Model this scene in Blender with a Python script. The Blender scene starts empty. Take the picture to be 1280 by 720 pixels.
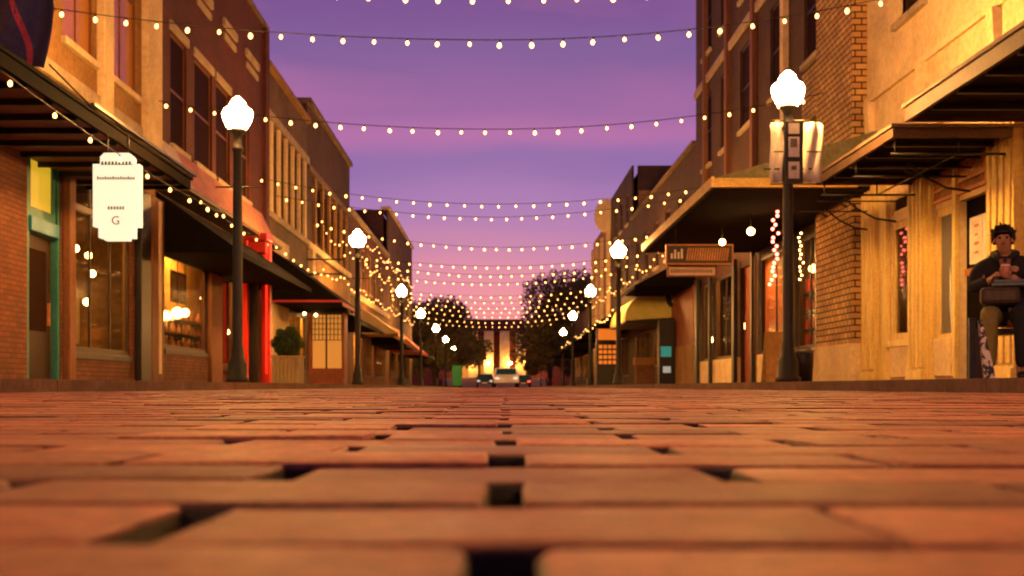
import bpy, bmesh, math, random
import numpy as np
from mathutils import Vector, Matrix
random.seed(7); rng = np.random.default_rng(7)
R = math.radians
sc = bpy.context.scene
col = sc.collection
F = 1488.0; X0 = 618.0; Y0 = 483.5; HC = 0.0395      # focal length in photo pixels, vanishing point, camera height

# ---------------------------------------------------------------- colour / materials
def lin(c):
    return tuple(((v/255)/12.92 if v/255 <= .04045 else ((v/255+.055)/1.055)**2.4) for v in c)
M = {}
def newmat(name):
    m = bpy.data.materials.new(name); m.use_nodes = True
    nt = m.node_tree; b = nt.nodes['Principled BSDF']; M[name] = m
    return m, nt, b
def mix_rgb(nt, fac, a, b, mode='MIX'):
    n = nt.nodes.new('ShaderNodeMix'); n.data_type = 'RGBA'; n.blend_type = mode
    for sck, v in ((n.inputs[0], fac), (n.inputs[6], a), (n.inputs[7], b)):
        if isinstance(v, bpy.types.NodeSocket): nt.links.new(v, sck)
        elif isinstance(v, (int, float)): sck.default_value = v
        else: sck.default_value = (*v[:3], 1)
    return n.outputs[2]
def noise(nt, vec, scale, detail=5, rough=.6):
    n = nt.nodes.new('ShaderNodeTexNoise'); n.inputs['Scale'].default_value = scale
    n.inputs['Detail'].default_value = detail; n.inputs['Roughness'].default_value = rough
    nt.links.new(vec, n.inputs['Vector']); return n.outputs['Fac']
def ramp(nt, v, p0, p1, c0=(0,0,0), c1=(1,1,1)):
    n = nt.nodes.new('ShaderNodeValToRGB'); e = n.color_ramp.elements
    e[0].position = p0; e[1].position = p1; e[0].color = (*c0, 1); e[1].color = (*c1, 1)
    nt.links.new(v, n.inputs[0]); return n.outputs[0]
def geo_pos(nt):
    return nt.nodes.new('ShaderNodeNewGeometry').outputs['Position']
def bump(nt, b, h, dist=.01, strength=.6):
    n = nt.nodes.new('ShaderNodeBump'); n.inputs['Distance'].default_value = dist; n.inputs['Strength'].default_value = strength
    nt.links.new(h, n.inputs['Height']); nt.links.new(n.outputs[0], b.inputs['Normal'])
def plain(name, c, rough=.7, var=.3, scale=3, bd=.004, metal=0, streak=False, spec=.4):
    m, nt, b = newmat(name); p = geo_pos(nt)
    if streak:
        mp = nt.nodes.new('ShaderNodeMapping'); mp.inputs['Scale'].default_value = (4, 4, .5)
        nt.links.new(p, mp.inputs[0]); pv = mp.outputs[0]
    else: pv = p
    f = ramp(nt, noise(nt, pv, scale), .32, .72)
    f2 = ramp(nt, noise(nt, p, scale*9), .3, .7)
    d = tuple(v*(1-var) for v in c); h = tuple(min(1, v*(1+var*.6)) for v in c)
    c1 = mix_rgb(nt, f, d, h)
    c2 = mix_rgb(nt, .25, c1, f2, 'OVERLAY')
    nt.links.new(c2, b.inputs['Base Color'])
    b.inputs['Roughness'].default_value = rough; b.inputs['Metallic'].default_value = metal
    b.inputs['Specular IOR Level'].default_value = spec
    bump(nt, b, noise(nt, p, scale*12), bd)
    return m
def brick(name, c1, c2, mortar, sx=4.3, rowh=.075, bd=.008):
    m, nt, b = newmat(name); p = geo_pos(nt)
    s = nt.nodes.new('ShaderNodeSeparateXYZ'); nt.links.new(p, s.inputs[0])
    a = nt.nodes.new('ShaderNodeMath'); a.operation = 'ADD'
    nt.links.new(s.outputs[0], a.inputs[0]); nt.links.new(s.outputs[1], a.inputs[1])
    cmb = nt.nodes.new('ShaderNodeCombineXYZ'); nt.links.new(a.outputs[0], cmb.inputs[0]); nt.links.new(s.outputs[2], cmb.inputs[1])
    t = nt.nodes.new('ShaderNodeTexBrick'); nt.links.new(cmb.outputs[0], t.inputs['Vector'])
    t.inputs['Scale'].default_value = 1; t.inputs['Brick Width'].default_value = 1/sx; t.inputs['Row Height'].default_value = rowh
    t.inputs['Mortar Size'].default_value = rowh*.13; t.inputs['Mortar Smooth'].default_value = .3; t.inputs['Bias'].default_value = 0
    for i, c in (('Color1', c1), ('Color2', c2), ('Mortar', mortar)): t.inputs[i].default_value = (*c, 1)
    f = ramp(nt, noise(nt, p, .9), .3, .75, (.55,)*3, (1.15,)*3)
    c = mix_rgb(nt, 1.0, t.outputs['Color'], f, 'MULTIPLY')
    nt.links.new(c, b.inputs['Base Color']); b.inputs['Roughness'].default_value = .85
    inv = nt.nodes.new('ShaderNodeMath'); inv.operation = 'SUBTRACT'; inv.inputs[0].default_value = 1
    nt.links.new(t.outputs['Fac'], inv.inputs[1]); bump(nt, b, inv.outputs[0], bd, .9)
    return m
def emit(name, c, s):
    m, nt, b = newmat(name); b.inputs['Base Color'].default_value = (*(.25*v for v in c), 1)
    b.inputs['Emission Color'].default_value = (*c, 1); b.inputs['Emission Strength'].default_value = s
    return m
def glass(name, tint, mixf, rough=.04):
    m, nt, b = newmat(name); nt.nodes.remove(b); out = nt.nodes['Material Output']
    t = nt.nodes.new('ShaderNodeBsdfTransparent'); t.inputs[0].default_value = (*tint, 1)
    g = nt.nodes.new('ShaderNodeBsdfGlossy'); g.inputs['Roughness'].default_value = rough; g.inputs['Color'].default_value = (.9, .9, .9, 1)
    mx = nt.nodes.new('ShaderNodeMixShader'); mx.inputs[0].default_value = mixf
    nt.links.new(t.outputs[0], mx.inputs[1]); nt.links.new(g.outputs[0], mx.inputs[2]); nt.links.new(mx.outputs[0], out.inputs[0])
    return m

brick('red_brick', (.15,.022,.018), (.10,.017,.014), (.09,.022,.018))
brick('tan_brick', (.23,.125,.045), (.17,.09,.035), (.12,.07,.04))
brick('brown_brick', (.11,.042,.020), (.075,.028,.014), (.07,.035,.02))
brick('orange_brick', (.27,.085,.03), (.18,.055,.02), (.11,.05,.03))
brick('pier_brick', (.74,.45,.15), (.52,.27,.09), (.05,.022,.012), 4.0, .12, .03)
brick('dark_brick', (.10,.05,.03), (.07,.035,.022), (.06,.04,.03))
plain('cream_plaster', (.82,.62,.34), .85, .22, 1.2)
plain('cream_paint', (.84,.62,.19), .5, .22, 2.2, streak=True)
plain('tan_plaster', (.36,.19,.06), .85, .25, 1.0)
plain('stone', (.48,.37,.23), .8, .25, 2)
plain('dark_stone', (.2,.13,.08), .8, .3, 2)
plain('brown_plaster', (.19,.095,.05), .85, .3, 1)
plain('rust_wall', (.27,.07,.035), .7, .3, 1.5)
plain('copper_board', (.60,.24,.07), .5, .35, 2.0)
plain('pale_board', (.75,.62,.5), .6, .15, 2)
plain('black_metal', (.018,.016,.015), .45, .3, 6, metal=.2)
plain('grey_metal', (.16,.13,.10), .5, .3, 6, metal=.3)
plain('black_fabric', (.006,.004,.003), .95, .3, 5, spec=.08)
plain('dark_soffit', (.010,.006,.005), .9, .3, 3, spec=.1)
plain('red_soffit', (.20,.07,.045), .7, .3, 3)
plain('fascia_brown', (.10,.055,.028), .7, .3, 3)
plain('fascia_yellow', (.55,.36,.10), .6, .25, 3)
plain('roof_green', (.16,.15,.08), .8, .3, 2)
plain('red_paint', (.75,.03,.012), .35, .15, 3)
plain('red_trim', (.35,.02,.02), .7, .2, 3)
plain('teal_paint', (.035,.20,.17), .45, .2, 4)
plain('blue_paint', (.04,.24,.38), .45, .2, 4)
plain('dark_wood', (.05,.025,.014), .5, .3, 5, streak=True)
plain('warm_wood', (.20,.075,.025), .5, .35, 4, streak=True)
plain('terracotta', (.22,.085,.035), .7, .3, 4, streak=True)
plain('cream_fabric', (.62,.50,.26), .9, .15, 3)
plain('yellow_fabric', (.70,.64,.20), .8, .12, 3)
plain('pink_fabric', (.55,.22,.17), .9, .15, 3)
plain('navy_fabric', (.05,.045,.13), .85, .3, 3)
plain('magenta_fabric', (.5,.06,.11), .85, .3, 3)
plain('white_fabric', (.74,.66,.60), .85, .12, 3)
plain('curtain', (.50,.20,.06), .9, .3, 2, streak=True)
plain('white_paint', (.75,.70,.62), .5, .08, 3)
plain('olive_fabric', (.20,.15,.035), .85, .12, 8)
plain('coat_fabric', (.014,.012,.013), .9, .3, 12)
plain('grey_fabric', (.16,.19,.20), .9, .3, 12)
plain('skin', (.42,.20,.11), .5, .08, 10, bd=.001)
plain('hair', (.015,.010,.008), .6, .3, 30)
plain('concrete', (.24,.15,.09), .85, .3, 1.5)
plain('kerb_stone', (.20,.11,.065), .85, .3, 2)
plain('asphalt', (.05,.045,.042), .9, .3, .6)
plain('soil', (.02,.016,.011), 1, .3, 20)
plain('bark', (.07,.045,.03), .95, .3, 5, streak=True)
plain('planter_wood', (.40,.28,.12), .7, .3, 6, streak=True)
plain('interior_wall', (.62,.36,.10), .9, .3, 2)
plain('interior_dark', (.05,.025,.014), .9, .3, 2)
plain('green_paint', (.01,.30,.10), .5, .2, 3)
plain('car_white', (.70,.66,.68), .3, .05, 3, metal=.1)
plain('car_dark', (.03,.03,.04), .3, .1, 3, metal=.2)
plain('rubber', (.015,.015,.015), .9, .1, 3)
m, nt, b = newmat('car_glass'); b.inputs['Base Color'].default_value = (.01,.05,.055,1); b.inputs['Roughness'].default_value = .08
m, nt, b = newmat('dark_glass'); b.inputs['Base Color'].default_value = (.03,.014,.009,1); b.inputs['Roughness'].default_value = .4; b.inputs['Specular IOR Level'].default_value = .03; b.inputs['IOR'].default_value = 1.12
m, nt, b = newmat('grey_glass'); b.inputs['Base Color'].default_value = (.13,.13,.13,1); b.inputs['Roughness'].default_value = .25
m, nt, b = newmat('amber_glass'); b.inputs['Base Color'].default_value = (.45,.18,.03,1); b.inputs['Roughness'].default_value = .15
m, nt, b = newmat('green_glass'); b.inputs['Base Color'].default_value = (.08,.2,.05,1); b.inputs['Roughness'].default_value = .15
glass('clear_glass', (.92,.90,.85), .10)
WARM = (1.0, .50, .16)
emit('lantern_glow', (1.0,.46,.11), 660)
emit('bulb_glow', (1.0,.41,.10), 10)
emit('red_bulb_glow', (1.0,.16,.10), 12)
emit('pendant_glow', (1.0,.50,.13), 32)
emit('added_ceiling_glow', (1.0,.48,.09), 120)
emit('sign_glow', (1.0,.85,.55), 1.12)
emit('orange_sign_glow', (1.0,.22,.02), .75)
emit('window_glow', (1.0,.36,.05), .55)
emit('yellow_pane_glow', (1.0,.62,.03), .55)
emit('screen_glow', (.05,.6,.5), .28)
emit('label_glow', (.8,.8,.7), .35)
emit('headlight_glow', (1.0,.85,.7), .9)
emit('taillight_glow', (1.0,.05,.03), 5)
emit('added_neon_glow', (1.0,.035,.01), 1.5)

# leaves
def leafmat(name, c):
    m, nt, b = newmat(name)
    oi = nt.nodes.new('ShaderNodeAttribute'); oi.attribute_name = 'tint'
    c2 = mix_rgb(nt, oi.outputs['Fac'], tuple(v*.5 for v in c), tuple(v*1.6 for v in c))
    nt.links.new(c2, b.inputs['Base Color']); b.inputs['Roughness'].default_value = .7
leafmat('leaf', (.13,.10,.022)); leafmat('box_leaf', (.03,.055,.012))

# paving bricks
m, nt, b = newmat('paving_brick'); p = geo_pos(nt)
at = nt.nodes.new('ShaderNodeAttribute'); at.attribute_name = 'tint'
base = ramp(nt, at.outputs['Fac'], 0, 1, (.20,.055,.038), (.52,.160,.105))
big = ramp(nt, noise(nt, p, 2.2, 6), .3, .7, (.72,)*3, (1.1,)*3)
c = mix_rgb(nt, 1, base, big, 'MULTIPLY')
fine = ramp(nt, noise(nt, p, 70, 8, .8), .38, .62, (.42,)*3, (1.25,)*3)
c = mix_rgb(nt, .75, c, fine, 'MULTIPLY')
dirt = ramp(nt, noise(nt, p, 8, 8, .75), .54, .72)
c = mix_rgb(nt, dirt, c, (.13,.050,.030))
# grime down in the joints: by height below the wearing face
sz = nt.nodes.new('ShaderNodeSeparateXYZ'); nt.links.new(p, sz.inputs[0])
mr = nt.nodes.new('ShaderNodeMapRange'); mr.inputs[1].default_value = -.0012; mr.inputs[2].default_value = -.0026
nt.links.new(sz.outputs[2], mr.inputs[0])
c = mix_rgb(nt, mr.outputs[0], c, (.035,.026,.010))
nt.links.new(c, b.inputs['Base Color'])
rr = nt.nodes.new('ShaderNodeMapRange'); rr.inputs[3].default_value = .36; rr.inputs[4].default_value = .8
nt.links.new(noise(nt, p, 25, 5), rr.inputs[0]); nt.links.new(rr.outputs[0], b.inputs['Roughness'])
bump(nt, b, noise(nt, p, 150, 8, .75), .0025, .9)

# ---------------------------------------------------------------- object helpers
def tag(o, label=None, cat=None, group=None, kind=None):
    if label: o['label'] = label
    if cat: o['category'] = cat
    if group: o['group'] = group
    if kind: o['kind'] = kind
    return o
def thing(name, loc, label, cat, group=None, rz=0):
    o = bpy.data.objects.new(name, None); o.empty_display_size = .3; col.objects.link(o); o.location = loc; o.rotation_euler = (0,0,rz)
    o['_o'] = list(loc)
    return tag(o, label, cat, group)
def origin(o):
    while o is not None:
        if '_o' in o: return Vector(o['_o'])
        o = o.parent
    return Vector((0,0,0))
class MB:
    def __init__(s): s.v = []; s.f = []; s.m = []; s.sm = []
    def add(s, vs, fs, mi=0, smooth=False):
        n = len(s.v); s.v += [tuple(p) for p in vs]; s.f += [tuple(i+n for i in f) for f in fs]
        s.m += [mi]*len(fs); s.sm += [smooth]*len(fs); return s
    def box(s, x0,x1,y0,y1,z0,z1, mi=0):
        x0,x1 = sorted((x0,x1)); y0,y1 = sorted((y0,y1)); z0,z1 = sorted((z0,z1))
        return s.add([(x0,y0,z0),(x1,y0,z0),(x1,y1,z0),(x0,y1,z0),(x0,y0,z1),(x1,y0,z1),(x1,y1,z1),(x0,y1,z1)],
                     [(0,3,2,1),(4,5,6,7),(0,1,5,4),(1,2,6,5),(2,3,7,6),(3,0,4,7)], mi)
    def quad(s, a,b,c,d, mi=0): return s.add([a,b,c,d], [(0,1,2,3)], mi)
    def prism(s, prof, y0, y1, mi=0):          # prof in (x,z), extruded along y
        n = len(prof); vs = [(x,y0,z) for x,z in prof]+[(x,y1,z) for x,z in prof]
        fs = [tuple(range(n)), tuple(range(2*n-1, n-1, -1))]+[(i,i+n,(i+1)%n+n,(i+1)%n) for i in range(n)]
        return s.add(vs, fs, mi)
    def lathe(s, c, prof, n=16, mi=0, smooth=True):
        cx,cy,cz = c; vs = []; fs = []
        for r,z in prof:
            for k in range(n):
                a = 2*math.pi*k/n; vs.append((cx+r*math.cos(a), cy+r*math.sin(a), cz+z))
        for i in range(len(prof)-1):
            for k in range(n): fs.append((i*n+k, i*n+(k+1)%n, (i+1)*n+(k+1)%n, (i+1)*n+k))
        fs.append(tuple(range(n-1,-1,-1))); fs.append(tuple(range((len(prof)-1)*n, len(prof)*n)))
        return s.add(vs, fs, mi, smooth)
    def tube(s, pts, r, n=6, mi=0):
        pts = [Vector(p) for p in pts]; vs = []; fs = []
        for i,p in enumerate(pts):
            d = (pts[min(i+1,len(pts)-1)]-pts[max(i-1,0)]).normalized()
            u = d.cross(Vector((0,0,1)));
            if u.length < .01: u = Vector((1,0,0))
            u.normalize(); w = d.cross(u); rr = r[i] if isinstance(r,(list,tuple)) else r
            for k in range(n):
                a = 2*math.pi*k/n; vs.append(p+u*math.cos(a)*rr+w*math.sin(a)*rr)
        for i in range(len(pts)-1):
            for k in range(n): fs.append((i*n+k, i*n+(k+1)%n, (i+1)*n+(k+1)%n, (i+1)*n+k))
        fs.append(tuple(range(n-1,-1,-1))); fs.append(tuple(range((len(pts)-1)*n, len(pts)*n)))
        return s.add(vs, fs, mi, True)
    def sphere(s, c, r, n=10, mi=0, sz=1):
        k = max(4, n//2)
        return s.lathe(c, [(r*math.sin(math.pi*max(.04,min(k-.04,i))/k), -r*sz*math.cos(math.pi*i/k)) for i in range(k+1)], n, mi)
    def build(s, name, mats, parent=None, world=True, bevel=0):
        me = bpy.data.meshes.new(name); o0 = origin(parent) if (parent is not None and world) else Vector((0,0,0))
        me.from_pydata([(x-o0.x,y-o0.y,z-o0.z) for x,y,z in s.v], [], s.f)
        for mt in (mats if isinstance(mats,(list,tuple)) else [mats]): me.materials.append(M[mt])
        me.polygons.foreach_set('material_index', s.m); me.polygons.foreach_set('use_smooth', s.sm)
        bm = bmesh.new(); bm.from_mesh(me); bmesh.ops.recalc_face_normals(bm, faces=bm.faces); bm.to_mesh(me); bm.free()
        o = bpy.data.objects.new(name, me); col.objects.link(o); o.parent = parent
        if bevel:
            md = o.modifiers.new('bevel','BEVEL'); md.width = bevel; md.segments = 2; md.limit_method = 'ANGLE'
        return o
def copy_tree(o, parent=None):
    c = o.copy(); col.objects.link(c); c.parent = parent
    for ch in list(o.children): copy_tree(ch, c)
    return c
def DL(x): return 7*F/abs(x-X0)
def Z(y, d): return (Y0-y)/F*d+HC

# ---------------------------------------------------------------- camera, render, sky
cam = bpy.data.cameras.new('camera'); cam.lens = F/1280*36; cam.sensor_width = 36
cam.shift_x = (640-X0)/1280; cam.shift_y = (Y0-360)/1280
cam.clip_start = .02; cam.clip_end = 3000
cam.dof.use_dof = True; cam.dof.focus_distance = 2.2; cam.dof.aperture_fstop = 11
co = bpy.data.objects.new('camera', cam); col.objects.link(co); co.location = (0,0,HC); co.rotation_euler = (R(90),0,0); sc.camera = co
sc.view_settings.view_transform = 'Standard'; sc.view_settings.look = 'None'; sc.view_settings.gamma = 1; sc.view_settings.exposure = 0
sc.cycles.use_denoising = True; sc.cycles.max_bounces = 6; sc.cycles.transparent_max_bounces = 12
sc.cycles.sample_clamp_indirect = 4; sc.cycles.caustics_reflective = False; sc.cycles.caustics_refractive = False

w = bpy.data.worlds.new('World'); sc.world = w; w.use_nodes = True; nt = w.node_tree; bg = nt.nodes['Background']
tc = nt.nodes.new('ShaderNodeTexCoord'); sx = nt.nodes.new('ShaderNodeSeparateXYZ'); nt.links.new(tc.outputs['Generated'], sx.inputs[0])
mr = nt.nodes.new('ShaderNodeMapRange'); mr.inputs[1].default_value = 0; mr.inputs[2].default_value = .62; nt.links.new(sx.outputs[2], mr.inputs[0])
# wispy stretched clouds shift the gradient and tint it pink
mp = nt.nodes.new('ShaderNodeMapping'); mp.inputs['Scale'].default_value = (3.0, 1, 13); mp.inputs['Rotation'].default_value = (0, R(5), 0)
nt.links.new(tc.outputs['Generated'], mp.inputs[0])
cn = noise(nt, mp.outputs[0], 1.1, 7, .5)
ad = nt.nodes.new('ShaderNodeMath'); ad.operation = 'MULTIPLY_ADD'; ad.inputs[1].default_value = .12
nt.links.new(cn, ad.inputs[0])
sb = nt.nodes.new('ShaderNodeMath'); sb.operation = 'SUBTRACT'; sb.inputs[1].default_value = .06; nt.links.new(mr.outputs[0], sb.inputs[0])
nt.links.new(sb.outputs[0], ad.inputs[2])
cr = nt.nodes.new('ShaderNodeValToRGB'); cr.color_ramp.interpolation = 'EASE'
def zpos(y): return math.sin(math.atan((Y0-y)/F))/.62
stops = [(470,(216,124,122)),(400,(212,124,150)),(350,(196,120,164)),(310,(170,112,172)),(262,(146,105,180)),(215,(126,92,170)),
         (170,(168,98,168)),(130,(142,88,160)),(60,(120,82,152)),(10,(116,72,146)),(-60,(90,56,126)),(-500,(26,15,46))]
e = cr.color_ramp.elements
while len(e) < len(stops): e.new(.5)
for i,(y,c) in enumerate(stops): e[i].position = min(1, max(0, zpos(y))); e[i].color = (*lin(c),1)
nt.links.new(ad.outputs[0], cr.inputs[0])
cl = ramp(nt, cn, .52, .75)
cmx = mix_rgb(nt, cl, cr.outputs[0], lin((190,108,165)))
pinkmix = mix_rgb(nt, .55, cr.outputs[0], cmx)
sky = nt.nodes.new('ShaderNodeTexSky'); sky.sky_type = 'NISHITA'; sky.sun_disc = False; sky.sun_elevation = R(1); sky.sun_rotation = R(0)
skym = mix_rgb(nt, 1, sky.outputs[0], (.02,.02,.02), 'MULTIPLY')
tot = mix_rgb(nt, 1, pinkmix, skym, 'ADD')
nt.links.new(tot, bg.inputs[0]); bg.inputs[1].default_value = .95
sl = bpy.data.lights.new('sun','SUN'); sl.energy = .05; sl.angle = R(10); sl.color = (1,.6,.45)
so = bpy.data.objects.new('sun', sl); col.objects.link(so); so.rotation_euler = (R(89), 0, R(180))

# ---------------------------------------------------------------- ground
def struct(mb, name, mat): return tag(mb.build(name, mat), kind='structure')
struct(MB().quad((-600,-50,-.06),(600,-50,-.06),(600,1500,-.06),(-600,1500,-.06)), 'ground', 'asphalt')
struct(MB().box(-3.6,3.6,-1,112,-.05,-.0155), 'sand_bed', 'soil')
def bricks():
    pitchx, pitchy, g = .2, .1, .0055
    rot = R(.54); ca, sa = math.cos(rot), math.sin(rot)
    V = []; Fc = []; T = []; n0 = 0
    kmax = 900
    for k in range(-8, kmax):
        yc = .0 + .1*k + .047          # rows ... [.4,.494] has the centre joint
        odd = (k % 2 == 0)
        xs = np.arange(-18,19)*pitchx + (pitchx/2 if odd else 0)
        if yc > 90: break
        near = yc < 4
        for xc in xs:
            jx, jy = rng.normal(0,.0016), rng.normal(0,.0012)
            hw = (pitchx-.0128)/2 + rng.normal(0,.0012); hd = (pitchy-.0062)/2 + rng.normal(0,.0007)
            h = rng.normal(0,.0009); tx, ty = rng.normal(0,.0035), rng.normal(0,.006); an = rng.normal(0,.004)
            if yc < 1.0: h *= .8; ty *= .6
            prof = ([(0,-.016),(0,-.0030),(.0006,-.0010),(.0014,-.0003),(.0030,0)] if near else [(0,-.016),(0,-.002),(.0022,0)])
            base = len(V) if False else n0
            rings = []
            for ins, z in prof:
                a, b2 = hw-ins, hd-ins
                c_ = (.0020 if near else .003)
                pts = [(-a+c_,-b2),(a-c_,-b2),(a,-b2+c_),(a,b2-c_),(a-c_,b2),(-a+c_,b2),(-a,b2-c_),(-a,-b2+c_)]
                for px, py in pts:
                    zz = z + h + px*tx + py*ty if z > -.015 else z
                    rx = px - py*an + xc + jx; ry = py + px*an + yc + jy
                    if near: rx += rng.normal(0,.0007); ry += rng.normal(0,.0006); zz += rng.normal(0,.0003)
                    V.append((rx*ca+ry*sa, -rx*sa+ry*ca, zz)); T.append(0)
            t = rng.random()
            L = len(prof)
            T[-8*L:] = [t]*(8*L)
            for i in range(L-1):
                for q in range(8): Fc.append((n0+i*8+q, n0+i*8+(q+1)%8, n0+(i+1)*8+(q+1)%8, n0+(i+1)*8+q))
            Fc.append(tuple(n0+(L-1)*8+q for q in range(8)))
            n0 += 8*L
    me = bpy.data.meshes.new('brick_road'); me.from_pydata(V, [], Fc); me.materials.append(M['paving_brick'])
    a = me.attributes.new('tint','FLOAT','POINT'); a.data.foreach_set('value', T)
    me.polygons.foreach_set('use_smooth', [True]*len(Fc))
    try: me.set_sharp_from_angle(angle=R(50))
    except Exception: pass
    o = bpy.data.objects.new('brick_road', me); col.objects.link(o); tag(o, kind='structure')
bricks()
struct(MB().box(-3.6,3.6,88.9,112,-.012,-.002), 'road', 'asphalt')
struct(MB().box(-30,30,112,212,-.05,-.004), 'far_road', 'asphalt')
for s in (-1,1):
    mb = MB(); y = -3.0
    while y < 110: mb.box(s*(3.3+random.uniform(0,.006)),s*3.46,y,min(111,y+.992),-.05,.095+random.uniform(-.002,.002)); y += 1.0
    struct(mb, 'kerb', 'kerb_stone')
    mb = MB()
    y = -3.0
    while y < 110:
        mb.box(s*3.464,s*7.0,y,min(110.9,y+1.494),-.05,.1); y += 1.5
    struct(mb, 'sidewalk', 'concrete')
    struct(MB().box(s*3.464,s*7.0,-3,110.8,-.05,.09), 'sidewalk_bed', 'soil')

# ---------------------------------------------------------------- building helpers
def wall(mb, s, X, d0, d1, z0, z1, ops, th=.1, mi=0):
    ys = sorted({d0,d1,*[v for o in ops for v in o[:2]]}); zs = sorted({z0,z1,*[v for o in ops for v in o[2:4]]})
    ys = [v for v in ys if d0-1e-6 <= v <= d1+1e-6]; zs = [v for v in zs if z0-1e-6 <= v <= z1+1e-6]
    def solid(i,j):
        if not (0 <= i < len(ys)-1 and 0 <= j < len(zs)-1): return False
        cy = (ys[i]+ys[i+1])/2; cz = (zs[j]+zs[j+1])/2
        return not any(o[0] < cy < o[1] and o[2] < cz < o[3] for o in ops)
    xf, xb = s*X, s*(X+th)
    for i in range(len(ys)-1):
        for j in range(len(zs)-1):
            if not solid(i,j): continue
            a,b,c,d = ys[i],ys[i+1],zs[j],zs[j+1]
            mb.quad((xf,a,c),(xf,b,c),(xf,b,d),(xf,a,d),mi); mb.quad((xb,a,c),(xb,b,c),(xb,b,d),(xb,a,d),mi)
            if not solid(i-1,j): mb.quad((xf,a,c),(xb,a,c),(xb,a,d),(xf,a,d),mi)
            if not solid(i+1,j): mb.quad((xf,b,c),(xb,b,c),(xb,b,d),(xf,b,d),mi)
            if not solid(i,j-1): mb.quad((xf,a,c),(xb,a,c),(xb,b,c),(xf,b,c),mi)
            if not solid(i,j+1): mb.quad((xf,a,d),(xb,a,d),(xb,b,d),(xf,b,d),mi)
def window(root, s, X, a, b, z0, z1, frame='cream_paint', pane='dark_glass', nv=1, nh=1, fr=.07, rec=.05, sill=None, lintel=None, name='window', curt=None):
    xf = s*(X+rec); xb = s*(X+rec+.05); mb = MB()
    e = .002
    mb.box(xf,xb,a+e,a+fr,z0+e,z1-e); mb.box(xf,xb,b-fr,b-e,z0+e,z1-e); mb.box(xf,xb,a+fr,b-fr,z0+e,z0+fr); mb.box(xf,xb,a+fr,b-fr,z1-fr,z1-e)
    for i in range(1,nv): y = a+(b-a)*i/nv; mb.box(xf+s*.005,xb-s*.005,y-.02,y+.02,z0+fr,z1-fr)
    for i in range(1,nh): z = z0+(z1-z0)*i/nh; mb.box(xf+s*.008,xb-s*.008,a+fr,b-fr,z-.025,z+.025)
    o = mb.build(name, frame, root)
    xp = s*(X+rec+.025)
    MB().box(xp,xp+s*.008,a+fr*.8,b-fr*.8,z0+fr*.8,z1-fr*.8).build('pane', pane, o)
    if curt:
        c = MB(); n = 14; pts = []
        for i in range(n+1):
            y = a+fr+(b-a-2*fr)*i/n; pts.append((s*(X+rec+.12+(.03 if i%2 else 0)), y))
        for i in range(n): c.quad((*pts[i],z0+fr),(*pts[i+1],z0+fr),(*pts[i+1],z1-fr),(*pts[i],z1-fr))
        c.build('curtain', curt, o)
    if sill: MB().box(s*(X-.09),s*(X+.1),a-.08,b+.08,z0-.12,z0-.003).build('sill', sill, o, bevel=.01)
    if lintel: MB().box(s*(X-.05),s*(X+.1),a-.1,b+.1,z1+.003,z1+.2).build('lintel', lintel, o, bevel=.01)
    return o
def shell(root, s, d0, d1, h, mat, depth=9, rooms=True):
    mb = MB(); x1 = s*(7.3); x2 = s*(7.3+depth)
    mb.box(x1+s*.002,x2,d0+.002,d0+.2,0,h); mb.box(x1+s*.002,x2,d1-.2,d1-.002,0,h); mb.box(x2-s*.2,x2,d0+.2,d1-.2,0,h)
    mb.box(x1+s*.002,x2-s*.2,d0+.2,d1-.2,h-.5,h-.35)
    o = mb.build('side_wall', mat, root)
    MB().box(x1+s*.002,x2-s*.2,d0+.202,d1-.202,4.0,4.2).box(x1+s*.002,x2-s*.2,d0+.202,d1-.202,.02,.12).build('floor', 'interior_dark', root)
    return o
def backwall(root, s, a, b, mat='interior_wall', X=8.7):
    MB().box(s*X,s*(X+.1),a,b,.13,3.99).build('back_wall', mat, root)
def added_ceil_light(s, x, d, label, z=3.9, w=1.4):  # light panels added to brighten the shop interiors
    x = min(x, 7.75)
    o = thing('added_ceiling_light', (s*x,d,z), label, 'added ceiling light', 'added lights inside the shops')
    MB().box(s*(x-.25),s*(x+.25),d-w/2,d+w/2,z-.02,z).build('diffuser','added_ceiling_glow',o)
    MB().box(s*(x-.28),s*(x+.28),d-w/2-.03,d+w/2+.03,z+.002,z+.05).build('housing','white_paint',o)
def pendant(x, d, z, label, r=.09, top=3.95, mat='pendant_glow'):
    o = thing('pendant_lamp', (x,d,z), label, 'pendant lamp', 'pendant lamps in the shops')
    MB().sphere((x,d,z), r, 12).build('globe', mat, o)
    MB().tube([(x,d,z+r),(x,d,top)], .008, 5).build('cord','black_metal',o)
def building(name, s, d0, d1, h, wallmat, ops, label, upmat=None, split=None, depth=9, cat='building'):
    root = thing(name, (s*7,(d0+d1)/2,0), label, cat)
    mb = MB(); wall(mb, s, 7, d0+.002, d1-.002, 0, h, ops)
    mb.build('wall', wallmat, root)
    shell(root, s, d0, d1, h, upmat or wallmat, depth)
    return root
def coping(root, s, d0, d1, h, mat, hh=.22, out=.15):
    MB().box(s*(7-out),s*7.5,d0+.003,d1-.003,h+.002,h+hh).build('coping', mat, root, bevel=.02)
def band(root, s, d0, d1, z0, z1, mat, out=.1, name='cornice'):
    MB().box(s*(7-out),s*6.998,d0+.01,d1-.01,z0,z1).build(name, mat, root, bevel=.015)
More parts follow.
